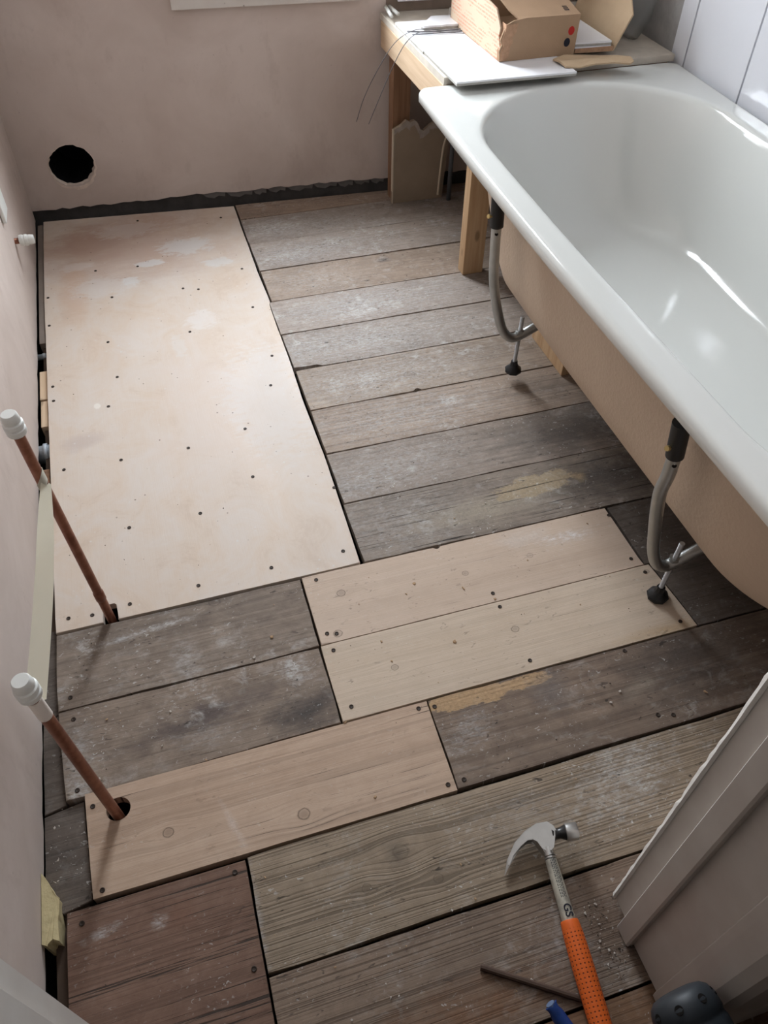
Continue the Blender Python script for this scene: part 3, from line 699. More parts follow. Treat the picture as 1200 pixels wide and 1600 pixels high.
# ---- doorway wall
bm = bmesh.new(); box(bm, 0.462, XR + .12, 0.075, YF, -.16, ZC); box(bm, XL - .14, -0.305, 0.075, YF, -.16, ZC); box(bm, -0.305, 0.462, 0.075, YF, 2.06, ZC)
wall_front = tag(obj('wall_front', bm, M_plaster), 'wall around the doorway', kind='structure')
def extr(name, poly, mat, parent, z0, z1):
    bm = bmesh.new(); slab(bm, poly, (), z1, z0); return obj(name, bm, mat, parent)
rj = random.Random(2)
trim_1 = extr('trim_1', [(.462, .252), (.454, .252), (.4535, .2505), (.4535, .1), (.462, .1)], M_gloss, None, 0.012, 2.05)
tag(trim_1, 'white painted door lining with a stop, right of the hammer', kind='structure')
# chipped plaster edge on the room side of the lining
bm = bmesh.new(); zz = 0.016; prev = None
while zz < 1.3:
    o_ = rj.uniform(-.0012, .0016)
    ring = [bm.verts.new(v) for v in ((.4635, .2585, zz), (.4505 + o_, .2565 + rj.uniform(-.001, .001), zz), (.4475 + o_ * .5, .2515, zz), (.4525, .2495, zz))]
    if prev:
        for i in range(4): bm.faces.new((prev[i], prev[(i + 1) % 4], ring[(i + 1) % 4], ring[i]))
    prev = ring; zz += .016
obj('chipped_edge', bm, plain('lit_chipped_edge', (.72, .69, .64), .7, .3, var=.1, sc=60), trim_1)  # paler than the lining: light caught by the chipped corner, put into its colour
stop = extr('door_stop', [(.455, .2165), (.4405, .2165), (.4395, .2155), (.4395, .190), (.4415, .187), (.455, .187)], M_gloss, trim_1, 0.002, 2.05)
extr('lining_board', [(.458, .187), (.4505, .187), (.4515, .125), (.458, .125)], M_gloss, trim_1, 0.004, 2.05)
extr('architrave', [(.475, .125), (.452, .125), (.4455, .122), (.4455, .112), (.447, .085), (.452, .070), (.462, .062), (.50, .056), (.515, .060), (.515, .078), (.475, .078)], M_gloss, trim_1, 0.0, 2.12)
# left side of the doorway
trim_2 = extr('trim_2', [(-.305, .252), (-.249, .252), (-.246, .249), (-.246, .10), (-.305, .10)], M_gloss, None, 0.002, 2.05)
tag(trim_2, 'pale painted door lining at the left of the doorway', kind='structure')
extr('door_stop', [(-.248, .187), (-.248, .2165), (-.2345, .2165), (-.2335, .2155), (-.2335, .188), (-.2345, .187)], M_gloss, trim_2, 0.002, 2.05)
extr('architrave', [(-.37, .056), (-.37, .078), (-.30, .078), (-.30, .11), (-.241, .11), (-.2405, .085), (-.246, .070), (-.264, .060), (-.30, .056)], M_gloss, trim_2, 0.0, 2.12)
# skirting in the hall beside the architrave
tag(boxobj('baseboard_hall', M_gloss, None, .515, 1.35, .058, .076, 0, .13, .003), 'painted skirting board in the hall', kind='structure')
# ---- ceiling and hall behind the camera
tag(boxobj('ceiling', M_ceiling, None, XL - .14, XR + .12, -1.15, 2.95, ZC, ZC + .05), 'white ceiling', kind='structure')
tag(boxobj('wall_hall_back', M_hall, None, XL - .9, XR + .12, -1.15, -1.10, -.16, ZC), 'hall wall behind the camera', kind='structure')
tag(boxobj('wall_hall_left', M_hall, None, XL - .14, XL - .09, -1.10, .075, -.16, ZC), 'hall wall on the left', kind='structure')
tag(boxobj('wall_hall_right', M_hall, None, XR + .07, XR + .12, -1.10, .05, -.16, ZC), 'hall wall on the right', kind='structure')

# ------------------------------------------------------------------ bath
bath = empty('bathtub', (1.075, 1.14, 0))
CXB, CYB = 1.0635, 1.10
def sdf_dist(a, y0, y1, r, ang, cx=CXB):
    """ray length from the common centre to a rounded box"""
    cy = (y0 + y1) / 2; b = (y1 - y0) / 2; r = min(r, a - 1e-4, b - 1e-4)
    dx, dy = math.cos(ang), math.sin(ang); lo_, hi = 0.0, 2.5
    for _ in range(40):
        m = (lo_ + hi) / 2; qx = abs(dx * m) - (a - r); qy = abs(CYB + dy * m - cy) - (b - r)
        d = math.hypot(max(qx, 0), max(qy, 0)) + min(max(qx, qy), 0) - r
        if d < 0: lo_ = m
        else: hi = m
    return m
OX0, OX1, OY0, OY1 = 0.687, 1.440, 0.265, 2.035
angs = set()
cnr = [math.atan2(y - CYB, x - CXB) for x in (OX0, OX1) for y in (OY0, OY1)]
N0 = 300
for i in range(N0): angs.add(round(-math.pi + 2 * math.pi * (i + .5) / N0, 5))
for c_ in cnr:
    for d_ in (-.05, -.035, -.024, -.016, -.010, -.005, 0, .005, .010, .016, .024, .035, .05): angs.add(round(c_ + d_, 5))
angs = sorted(angs)
def loop(bm, a, y0, y1, r, z): return [bm.verts.new((CXB + math.cos(t) * (d := sdf_dist(a, y0, y1, r, t)), CYB + math.sin(t) * d, z)) for t in angs]
def skin(bm, A, B):
    n = len(A)
    for i in range(n): bm.faces.new((A[i], A[(i + 1) % n], B[(i + 1) % n], B[i]))
AO = (OX1 - OX0) / 2; ZR = 0.530
bm = bmesh.new()
L = []
for ins, z in ((.007, .518), (.006, .506), (.0025, .503), (0, .505), (0, .520), (.0015, .5245), (.0045, .5285), (.009, ZR), (.016, ZR)):
    L.append(loop(bm, AO - ins, OY0 + ins, OY1 - ins, .03 - ins * .5, z))
ins_prof = [  # half width, y near, y far, corner radius, z
    (.333, .344, 1.966, .32, ZR), (.325, .352, 1.958, .315, ZR), (.3195, .3575, 1.9525, .312, .5288), (.3145, .363, 1.947, .308, .525), (.311, .367, 1.942, .305, .518),
    (.306, .372, 1.932, .300, .50), (.299, .380, 1.912, .293, .45), (.291, .390, 1.885, .284, .38), (.282, .400, 1.850, .272, .30), (.273, .410, 1.815, .260, .24),
    (.262, .422, 1.785, .245, .20), (.246, .437, 1.750, .228, .175), (.222, .46, 1.71, .205, .160), (.185, .50, 1.65, .17, .153), (.12, .58, 1.55, .11, .150)]
ins_prof = [(a, y0, y1, r, z if z > .49 else .50 - (.50 - z) * (.295 / .35)) for a, y0, y1, r, z in ins_prof]
for a, y0, y1, r, z in ins_prof: L.append(loop(bm, a, y0, y1, r, z))
for A_, B_ in zip(L, L[1:]): skin(bm, A_, B_)
bm.faces.new(L[-1])
# rim runs very slightly out of parallel with the tiled wall
def skew(bm):
    for v in bm.verts: v.co.x += .028 * max(0.0, (v.co.y - 1.15) / .88) ** 1.4
skew(bm)
bowl = obj('bowl', bm, M_acrylic, bath, smooth=60)
bm = bmesh.new(); L = []
for a, y0, y1, r, z in ins_prof[3:]:
    o_ = .010 + (.0 if z > .2 else 0); L.append(loop(bm, a + o_, y0 - o_, y1 + o_, r + o_, z - .012 - (.006 if z < .25 else 0)))
for A_, B_ in zip(L, L[1:]): skin(bm, A_, B_)
bm.faces.new(L[-1]); skew(bm)
obj('underside', bm, M_fibre, bath, smooth=60)
# two leg cradles
def cradle(Y, pts, rod_top, rod_bot, foot_z, screw_side):
    path = [PY(x, y, Y) for x, y in pts]
    bm = bmesh.new(); sp = smooth_path(path[1:], 6); ty_ = sp[-1].z
    path_end = [Vector((sp[-1].x + .05, Y, min(sp[-1].z + .008, .158))), Vector((1.32, Y, .158)), Vector((1.405, Y, .20)), Vector((1.425, Y, .30)), Vector((1.425, Y, .46))]
    tube(bm, sp + smooth_path(path_end, 5), .0115, 14)
    fr_ = obj('leg_frame', bm, M_zinc, bath, smooth=50)
    a, b = path[0], path[1]; b = b + (b - a) * 0.02
    bm = bmesh.new(); top = a + (a - b).normalized() * .03
    tube(bm, [top, a, b], .0150, 18); obj('sleeve', bm, M_black, fr_, smooth=50)
    c = a.lerp(b, .55); bm = bmesh.new(); d = Vector((-1, -.25, .35)).normalized()
    lathe_between(bm, c + d * .010, c + d * .1, [(0, .0022), (.012, .0022), (.0125, .0052), (.0165, .0045)], 10); obj('screw', bm, M_brass, fr_)
    q = sp[0].lerp(sp[1], .5) + Vector((0, 0, -.014)); bm = bmesh.new(); d = Vector((-.25, -.85, .25)).normalized()
    lathe_between(bm, q + d * .0085, q + d, [(0, .0042), (.0036, .0038)], 12); obj('bolt_hole', bm, M_hole, fr_)
    rt, rb = PY(*rod_top, Y), PY(*rod_bot, Y)
    xr = (rt.x + rb.x) / 2; rt = Vector((xr + .002, Y - .002, rt.z)); rb = Vector((xr, Y, foot_z + .02))
    bm = bmesh.new(); tube(bm, [rb, rt], .0052, 14); obj('threaded_rod', bm, M_thread, fr_, smooth=50)
    # joint height on the bar
    jz = min(sp, key=lambda v: abs(v.x - xr)).z
    bm = bmesh.new(); lathe_between(bm, (xr + .001, Y, jz + .0105), (xr + .001, Y, jz + 1), [(0, .0105), (.0075, .0105)], 6); obj('nut', bm, M_zinc, fr_)
    bm = bmesh.new(); lathe_between(bm, (xr, Y, foot_z), (xr, Y, 1), [(0, .021), (.005, .0225), (.010, .020), (.016, .0125), (.024, .0095), (.032, .0085)], 8); obj('foot', bm, M_black, fr_, smooth=40)
    return fr_
cradle(1.47, [(778, 322), (776, 353), (773.5, 385), (771.5, 430), (774, 465), (781, 503), (788, 520), (798, 527.5), (810, 525), (832, 513), (856, 499)], (815, 494), (804, 565), 0.026, -1)
cradle(.737, [(1061, 682), (1054.5, 711), (1044, 742), (1032, 768), (1026, 800), (1022, 840), (1021, 862), (1026, 880), (1038, 884.5), (1052, 879), (1075, 867), (1103, 852)], (1061, 849), (1041, 905), 0.0005, 1)
settle(bath)
tag(bath, 'white bathtub with beige fibreglass underside and steel leg frames', 'bathtub')

# ------------------------------------------------------------------ timber props
bm = bmesh.new(); box(bm, .869, .934, 1.984, 2.024, 0, .514, .002)
tag(obj('timber_post', bm, W['post']), 'pale upright timber post propping the end of the bath rim', 'post')
bl = P(885, 588); bm = bmesh.new(); box(bm, .94, 1.04, 1.445, 1.63, 0.0, .062, .0015, jit=.001, rnd=rnd)
wb = tag(obj('timber_block', bm, W['post']), 'short rough wooden block on the floor beneath the bath', 'block')

# ------------------------------------------------------------------ bench behind the bath
BX0, BZ = .790, .545
bench = empty('boxed_in_bench', (1.1, 2.3, 0))
yb = lambda x, d=.004: backY(x) - d
bm = bmesh.new(); box(bm, BX0, BX0 + .04, 2.040, yb(BX0 + .04, .012), BZ - .018 - .072, BZ - .018, .002); obj('rail', bm, W['beam'], bench)
bm = bmesh.new()
pl = [(BX0 + .001, 2.037), (XR - .012, 2.037), (XR - .012, yb(XR)), (BX0 + .001, yb(BX0))]
slab(bm, pl, (), BZ, BZ - .017); obj('top_board', bm, plain('dusty_bench_board', (.55, .50, .43), .85, .2, var=.2, sc=30), bench)
bm = bmesh.new(); box(bm, .806, .865, 2.51, 2.555, 0, BZ - .09, .002); obj('leg', bm, W['oldpost'], bench)
bm = bmesh.new(); box(bm, 1.36, 1.41, 2.40, 2.445, 0, BZ - .018, .002); obj('leg', bm, W['oldpost'], bench)
bm = bmesh.new(); box(bm, BX0 + .041, XR - .02, 2.05, 2.092, BZ - .018 - .07, BZ - .018, .002); obj('cross_rail', bm, W['oldpost'], bench)
settle(bench); tag(bench, 'timber framed bench behind the bath with a pale rail and board top', 'bench')
# broken plasterboard leaning on the bench leg
pts = [(0.800, 0.0), (.982, 0.0), (.988, .10), (.995, .20), (.988, .245), (.972, .255), (.958, .262), (.94, .256), (.925, .248), (.905, .232), (.892, .238), (.884, .258), (.872, .268), (.858, .262), (.845, .27), (.83, .258), (.818, .252), (.803, .245)]
bm = bmesh.new(); slab(bm, pts, (), 2.485, 2.4975, tf=lambda a, b, c: Vector((a, c, b)))
pbm = plain('brown_board_paper', (.30, .235, .175), .9, .15, var=.18, sc=16)
pb = tag(obj('broken_plasterboard', bm, pbm), 'brown broken plasterboard piece with ragged top against the bench leg', 'board')
bm = bmesh.new(); rp = random.Random(8); top = [p for p in pts if p[1] > .22]
edge_pts = [(x, z) for x, z in pts[3:]]
for (a, b) in zip(edge_pts, edge_pts[1:]):
    q = [(a[0], a[1] + .001), (b[0], b[1] + .001), (b[0], b[1] - rp.uniform(.012, .03)), (a[0], a[1] - rp.uniform(.012, .03))]
    bm.faces.new([bm.verts.new(Vector((x, 2.4845 - .0008 * rp.random(), z))) for x, z in q])
obj('torn_edge', bm, plain('grey_gypsum', (.36, .31, .27), .95, .1, var=.3, sc=60), pb)
bm = bmesh.new(); box(bm, .8005, .804, 2.4838, 2.498, .001, .244); obj('cut_edge', bm, plain('pale_gypsum_edge', (.55, .48, .38), .9, .1), pb)
bm = bmesh.new(); tube(bm, smooth_path([PY(697, 215, 2.47), PY(692, 235, 2.47), PY(687, 275, 2.47), PY(684, 304, 2.475)], 5), .0042, 8)
tag(obj('pale_cable', bm, plain('cream_cable', (.52, .45, .34), .6, .3), None, True), 'cream cable hanging beside the broken plasterboard', 'cable')
bm = bmesh.new(); tube(bm, [Vector((.998, 2.46, 0)), Vector((1.0, 2.46, .42))], .0075, 12)
tag(obj('waste_pipe', bm, plain('dark_grey_pipe', (.10, .105, .115), .5, .3), None, True), 'thin dark grey upright pipe under the bench', 'pipe')
# dark back of the void under the bench
# white tiles lying on the bench
def flat_tile(name, pts, z0, th, label, group=None, edge=True, ragged=None):
    bm = bmesh.new(); f = slab(bm, pts, (), z0 + th, z0 + th * .55); body = obj(name, bm, M_panel_white)
    bm = bmesh.new(); slab(bm, [(x, y) for x, y in pts], (), z0 + th * .55, z0); e = obj('tile_back', bm, M_tile_edge, body)
    return tag(body, label, 'tile', group)
t1p = [P2_ for P2_ in ()]
q0 = P(714, 129, .5555); q1 = P(831, 118.5, .5555)
dirx = (Vector((q1.x, q1.y)) - Vector((q0.x, q0.y))).normalized(); diry = Vector((-dirx.y, dirx.x)); diry = Vector((0, 1))
o0 = Vector((q0.x, q0.y))
def loc2(a, b): v = o0 + dirx * a + diry * b; return (v.x, v.y)
flat_tile('wall_tile', [loc2(0, 0), loc2(.325, 0), loc2(.325, .249), loc2(-.001, .249)], BZ + .0015, .0095, 'white wall tile lying on the bench, overlapping the bath rim', 'white tiles laid on the bench')
flat_tile('wall_tile', [loc2(-.003, .252), loc2(.40, .252), loc2(.40, .500), loc2(-.003, .500)], BZ + .0005, .0095, 'white wall tile lying on the bench between the wires and the wall', 'white tiles laid on the bench')
s0 = P(663, 41, .566); s1 = P(725, 39, .566)
rag = [(s0.x, s0.y)]
for i in range(1, 9): rag.append((s0.x + (s1.x - s0.x) * i / 9 * 1.3, s0.y + rnd.uniform(-.003, .003) - .004 * i / 9))
rag += [(s0.x + .20, s0.y + .075), (s0.x + .05, s0.y + .085), (s0.x - .006, s0.y + .010)]
flat_tile('broken_tile', rag, BZ + .0105, .0105, 'broken white tile strip with a ragged edge on top of the white tiles')
# white trim offcuts at the corner of the bench
for i, (a, b, zz_) in enumerate((((601, 9), (612, 26), .561), ((606, 8), (622, 22), .561))):
    pa, pb2 = P(*a, zz_), P(*b, zz_); pa.y = min(pa.y, yb(pa.x, .012)); pb2.y = min(pb2.y, yb(pb2.x, .012))
    bm = bmesh.new(); tube(bm, [pa, pb2], .0055, 8)
    tag(obj('tile_trim', bm, M_cap, None, True), ('white plastic trim offcut at the outer corner of the bench', 'shorter white plastic trim offcut beside the hanging tile')[i], 'trim', 'trim offcuts on the bench corner')
# small pale offcuts behind the cardboard box
bm = bmesh.new(); a = P(718, 14, .56); box(bm, a.x - .04, a.x + .03, a.y - .05, a.y - .01, BZ + .011, BZ + .03, .002, Matrix.Rotation(.5, 3, 'Z'))
tag(obj('tile_offcut', bm, plain('pale_grey_offcut', (.55, .53, .50), .8, .2)), 'pale grey tile offcut standing behind the cardboard box', 'offcut')
# wires
def wire(pts, rad, label):
    bm = bmesh.new(); tube(bm, smooth_path(pts, 8), rad, 6); return tag(obj('wire', bm, M_wire, None, True), label, 'wire', 'loose wires on the bench')
zt = BZ + .0125
wire([P(726, 52, zt), P(695, 50.5, zt + .002), P(668, 48.5, zt + .006), P(650, 53, .572), PX(632, 70, .772), PX(612, 108, .752), PX(588, 165, .735), PX(576, 194, .72)], .0011, 'thin grey wire arching off the bench towards the wall, shorter of two')
wire([P(726, 47.5, zt), P(690, 47, zt + .001), P(662, 45.5, zt + .006), P(640, 50, .574), PX(616, 68, .775), PX(594, 102, .745), PX(570, 150, .72), PX(557, 190, .71)], .0011, 'thin grey wire arching off the bench towards the wall, longer of two')
wire([P(726, 44.5, zt), P(690, 48, zt), P(660, 49.5, zt), P(636, 49, zt)], .0018, 'dark grey wire lying straight across the bench tile')
wire([P(722, 49, zt), P(700, 50.5, zt), P(670, 52.5, zt), P(644, 54, zt)], .0014, 'grey wire end lying beside the white tile joint')
# ---- cardboard box
ZB = BZ + .0115
cb = empty('cardboard_box', (1.06, 2.2, ZB))
A0 = P(780, 97, ZB); B0 = P(896, 85, ZB)
fx = (Vector((B0.x, B0.y)) - Vector((A0.x, A0.y))); WB = fx.length; fx.normalize(); fy = Vector((-fx.y, fx.x))
def cbp(a, b, z): v = Vector((A0.x, A0.y)) + fx * a + fy * b; return Vector((v.x, v.y, ZB + z))
HB, DB = .095, .36
def sheet(name, pts, mat, parent, th=.004):
    """flat cardboard sheet from coplanar 3D points, real thickness"""
    pts = [Vector(p) for p in pts]; n = (pts[1] - pts[0]).cross(pts[2] - pts[1]).normalized()
    bm = bmesh.new(); a = [bm.verts.new(p) for p in pts]; b = [bm.verts.new(p - n * th) for p in pts]
    bm.faces.new(a); bm.faces.new(b[::-1])
    for i in range(len(pts)): bm.faces.new((a[i], b[i], b[(i + 1) % len(pts)], a[(i + 1) % len(pts)]))
    return obj(name, bm, mat, parent)
front = sheet('front_panel', [cbp(0, 0, 0), cbp(WB, 0, 0), cbp(WB + .002, 0, HB), cbp(.065, 0, HB + .002), cbp(.03, .0, .093), cbp(.012, 0, .085), cbp(.004, 0, .07), cbp(-.004, 0, .05), cbp(.002, 0, .04), cbp(-.004, 0, .025)], M_card, cb)
sheet('side_panel', [cbp(.0, .012, .0), cbp(.0, .005, .03), cbp(.0, .02, .055), cbp(.0, .015, .075), cbp(.0, .03, .09), cbp(.0, .05, .11), cbp(0, DB, .14), cbp(0, DB, 0)], M_card_print, cb)
sheet('side_panel', [cbp(WB, .004, 0), cbp(WB, DB, 0), cbp(WB, DB, HB), cbp(WB, .004, HB)], M_card, cb)
sheet('back_panel', [cbp(0, DB, 0), cbp(0, DB, HB), cbp(WB, DB, HB), cbp(WB, DB, 0)], M_card, cb)
sheet('base_panel', [cbp(0, 0.003, .0005), cbp(WB, 0.003, .0005), cbp(WB, DB, .0005), cbp(0, DB, .0005)], M_card, cb, .002)
tf_ = sheet('top_flap', [cbp(.045, .001, HB), cbp(WB + .002, .001, HB), cbp(WB - .004, .16, HB + .035), cbp(.03, .16, HB + .035), cbp(.036, .05, HB + .010)], M_card, cb)
# torn corner showing the fluting
bm = bmesh.new(); rt_ = random.Random(6); prev = None
for i in range(9):
    t = i / 8; z = .002 + .085 * t
    a_ = cbp(-.004 + rt_.uniform(-.003, .003) + .012 * t, .012 + rt_.uniform(-.003, .004) + .01 * t, z); b_ = cbp(.018 + rt_.uniform(-.006, .006) + .02 * t, -.0015, z)
    c_ = cbp(.004 + rt_.uniform(-.004, .004), -.003 - rt_.random() * .003, z)
    row = [bm.verts.new(a_), bm.verts.new(c_), bm.verts.new(b_)]
    if prev:
        for k_ in range(2): bm.faces.new((prev[k_], prev[k_ + 1], row[k_ + 1], row[k_]))
    prev = row
obj('torn_corner', bm, M_card_torn, cb)
# printed dots and stamp on the front
def disc_on(a, z, r, mat, name):
    bm = bmesh.new(); c = cbp(a, -.0004, z)
    bm.faces.new([bm.verts.new(c + Vector((fx.x, fx.y, 0)) * math.cos(2 * math.pi * i / 20) * r * .85 + Vector((0, 0, 1)) * math.sin(2 * math.pi * i / 20) * r) for i in range(20)])
    return obj(name, bm, mat, front)
disc_on(WB - .018, .058, .0105, M_red, 'printed_dot'); disc_on(WB - .026, .031, .0105, M_ink, 'printed_dot')
bm = bmesh.new()
for i in range(3):
    for j in range(4):
        a0 = WB - .034 + j * .0035; v0 = .02 + i * .008
        q = [cbp(a0 + da, .001 + (v0 + dv) * 1.0 , HB + .0006 + (v0 + dv) * .2188) for da, dv in ((0, 0), (.0024, 0), (.0024, .006), (0, .006))]
        bm.faces.new([bm.verts.new(x) for x in q])
obj('printed_stamp', bm, M_ink, tf_)
settle(cb); tag(cb, 'torn brown cardboard box with red and dark dots on the bench', 'box')
# open second carton to the right: tiles inside a tray with a tall flap
ct = empty('open_carton', (1.26, 2.2, ZB))
R0, R1 = P(893, 86, ZB), P(967, 88, ZB)
R1 = Vector((R1.x, max(R1.y, 2.075), ZB))
R0 = Vector((cbp(WB + .006, 0, 0).x, R1.y + .01, ZB))
k0 = Vector((0, .27, 0))
sheet('tray_base', [R0 + Vector((0, 0, .003)), R1 + Vector((.004, 0, .003)), R1 + k0 + Vector((.004, 0, .003)), R0 + k0 + Vector((0, 0, .003))], M_card_in, ct, .003)
sheet('tall_flap', [R1 + Vector((.004, 0, .0)), R1 + Vector((.040, -.006, .085)), R1 + Vector((.050, .035, .115)), R1 + Vector((.05, .27, .115)), R1 + Vector((.004, .27, 0))], M_card_in, ct, .004)
sheet('front_lip', [R0 + Vector((.0, -.002, .0)), R1 + Vector((.002, -.002, 0)), R1 + Vector((.004, -.003, .012)), R0 + Vector((0, -.003, .010))], M_card_torn, ct, .003)
settle(ct); tag(ct, 'open cardboard carton with a tall bent flap beside the torn box', 'carton')
for i in range(2):
    z = ZB + .0035 + i * .0105
    a, b = R0 + Vector((.002, .004, 0)), R1 + Vector((-.001, .004, 0))
    o_ = flat_tile('stacked_tile', [(a.x, a.y), (b.x, b.y), (b.x, b.y + .255), (a.x, a.y + .255)], z, .010, ('lower', 'upper')[i] + ' white tile of the pair stacked in the open carton', 'tiles stacked in the open carton')
# torn cardboard strip in front
s_ = [(864, 92), (880, 88), (905, 84.5), (940, 84), (962, 87), (985, 90), (991, 93), (985, 97), (960, 99), (930, 100), (905, 102), (884, 103), (874, 98)]
zs = ZB + .006
bm = bmesh.new(); pts = [P(x, y, zs) for x, y in s_]
mid = sum((p for p in pts), Vector()) / len(pts)
a = [bm.verts.new(p + Vector((0, 0, .004 * math.sin(i * 1.7)))) for i, p in enumerate(pts)]; b = [bm.verts.new(v.co - Vector((0, 0, .004))) for v in a]
ca = bm.verts.new(mid + Vector((0, 0, .004))); cb_ = bm.verts.new(mid)
for i in range(len(a)):
    j = (i + 1) % len(a); bm.faces.new((a[i], a[j], ca)); bm.faces.new((b[j], b[i], cb_)); bm.faces.new((a[i], b[i], b[j], a[j]))
tag(obj('cardboard_scrap', bm, M_card_in), 'torn strip of cardboard lying over the end of the bath rim', 'cardboard')
# crumpled clear plastic and dust sheet against the wall
bm = bmesh.new(); rb9 = random.Random(5); gx = []
for i in range(9):
    row = []
    for j in range(5):
        y = 2.14 + .34 * i / 8; row.append(bm.verts.new((XR - .012 - (4 - j) * .016 - rb9.uniform(0, .012), y + rb9.uniform(-.01, .01), ZB - .009 + max(0, j - 1) * .045 + rb9.uniform(0, .010))))
    gx.append(row)
for i in range(8):
    for j in range(4): bm.faces.new((gx[i][j], gx[i + 1][j], gx[i + 1][j + 1], gx[i][j + 1]))
bmesh.ops.solidify(bm, geom=bm.faces[:], thickness=.001)
kp = NT('clear_crumpled_plastic', .2, .5); kp.col((.45, .46, .47)); kp.b.inputs['Alpha'].default_value = .55
tag(obj('plastic_wrap', bm, kp.m, None, True), 'crumpled grey plastic wrap slumped against the bare wall', 'plastic')

# ------------------------------------------------------------------ pipes on the left
def cap_profile(): return [(0, .0135), (.003, .0150), (.010, .0152), (.0115, .0138), (.014, .0140), (.0155, .0155), (.0215, .0152), (.023, .0130), (.025, .0128), (.0265, .0135), (.036, .0122), (.0385, .0105)]
def copper_pipe(base, top, rad, label, below=.11):
    e = empty('copper_pipe', (base.x, base.y, 0)); d = (top - base).normalized()
    bm = bmesh.new(); tube(bm, [base - d * below, base, base.lerp(top, .5), top], rad, 18); pp = obj('pipe', bm, M_copper, e, smooth=50)
    bm = bmesh.new(); lathe_between(bm, top - d * .004, top + d, cap_profile(), 24); obj('stop_end', bm, M_cap, e, smooth=35)
    return e, d
RP = .0085
p1b = Vector((P(172, 963).x, P(172, 963).y, 0)); p1t = PY(26, 674, p1b.y - .004)
e1, d1 = copper_pipe(p1b, p1t, RP, '')
c1 = p1b + d1 * .058; bm = bmesh.new(); lathe_between(bm, c1, c1 + d1, [(0, RP * 1.06), (.001, RP * 1.16), (.022, RP * 1.16), (.023, RP * 1.06)], 18); obj('collar', bm, M_copper, e1, smooth=40)
settle(e1); tag(e1, 'upright copper pipe with white cap rising from the plywood notch', 'pipe', 'capped upright copper pipes')
p2b = Vector((P(183, 1272).x, P(183, 1272).y, 0)); p2t = PY(47, 1085, p2b.y - .004)
e2, d2 = copper_pipe(p2b, p2t, RP, '')
settle(e2); tag(e2, 'upright copper pipe with white cap rising through the new pine board', 'pipe', 'capped upright copper pipes')
# stub in the left wall
s1 = PX(23, 377, XL); s1d = Vector((1, .02, -.02)).normalized()
e3 = empty('pipe_stub', tuple(s1)); bm = bmesh.new(); tube(bm, [s1 - s1d * .05, s1 + s1d * .02], .0080, 16); obj('pipe', bm, M_copper, e3, True)
bm = bmesh.new(); lathe_between(bm, s1 + s1d * .012, s1 + s1d * 2, cap_profile(), 20); obj('stop_end', bm, M_cap, e3, smooth=35)
settle(e3); tag(e3, 'capped copper pipe stub coming out of the left plaster wall', 'pipe')
# pale back box on the left wall
w0 = PX(-14, 300, XL + .008); bm = bmesh.new(); box(bm, XL + .0005, XL + .011, 2.12, 2.205, .272, .335, .003)
tag(obj('wall_fitting', bm, M_cap), 'white plastic fitting fixed on the left wall', 'fitting')
# masking tape strung between the two pipes
tp = empty('masking_tape', (p1b.x, (p1b.y + p2b.y) / 2, 0))
ta = PY(72, 752, p1b.y - .004); tb_ = PY(55, 1098, p2b.y + .006)
def ribbon(name, cen, wdir, w, mat, th=.0006):
    bm = bmesh.new(); A_, B_ = [], []
    for i, c in enumerate(cen):
        ww = w[i] if isinstance(w, (list, tuple)) else w; wd = wdir[i] if isinstance(wdir, list) else wdir
        A_.append(bm.verts.new(c + wd * ww / 2)); B_.append(bm.verts.new(c - wd * ww / 2))
    for i in range(len(A_) - 1): bm.faces.new((A_[i], A_[i + 1], B_[i + 1], B_[i]))
    bmesh.ops.solidify(bm, geom=bm.faces[:], thickness=th)
    return obj(name, bm, mat, tp, smooth=25)
n_ = 16; cen = []; wd = []; ws = []
for i in range(n_ + 1):
    t = i / n_; c = ta.lerp(tb_, t); c.z -= .012 * math.sin(math.pi * t)
    cen.append(c); an = math.radians(-60 + 62 * min(1, t * 2.6)); wd.append(Vector((math.cos(an), .05, math.sin(an))).normalized()); ws.append(.020 + .008 * min(1, t * 2))
ribbon('strip', cen, wd, ws, M_tape)
def wrap(c, d, r, l, tilt, mat):
    if not tilt:
        bm = bmesh.new(); tube(bm, [c - d * l / 2, c + d * l / 2], r, 20); return obj('wrap', bm, mat, tp, smooth=40)
    bm = bmesh.new(); u_ = d.orthogonal().normalized(); w_ = d.cross(u_); A_, B_ = [], []
    for i in range(20):
        a = 2 * math.pi * i / 20; o_ = u_ * math.cos(a) * r + w_ * math.sin(a) * r; sh = d * tilt * o_.x
        A_.append(bm.verts.new(c + o_ + sh - d * l / 2)); B_.append(bm.verts.new(c + o_ + sh + d * l / 2))
    for i in range(20): bm.faces.new((A_[i], A_[(i + 1) % 20], B_[(i + 1) % 20], B_[i]))
    bmesh.ops.solidify(bm, geom=bm.faces[:], thickness=.0004)
    return obj('wrap', bm, mat, tp, True)
k1 = p1b + d1 * ((ta - p1b).dot(d1)); wrap(k1, d1, RP + .0008, .026, 1.6, M_tape)
k2 = p2t - d2 * .034; wrap(k2, d2, RP + .0010, .044, 0.0, M_tape2)
settle(tp); tag(tp, 'cream masking tape strung between the two copper pipes', 'tape')

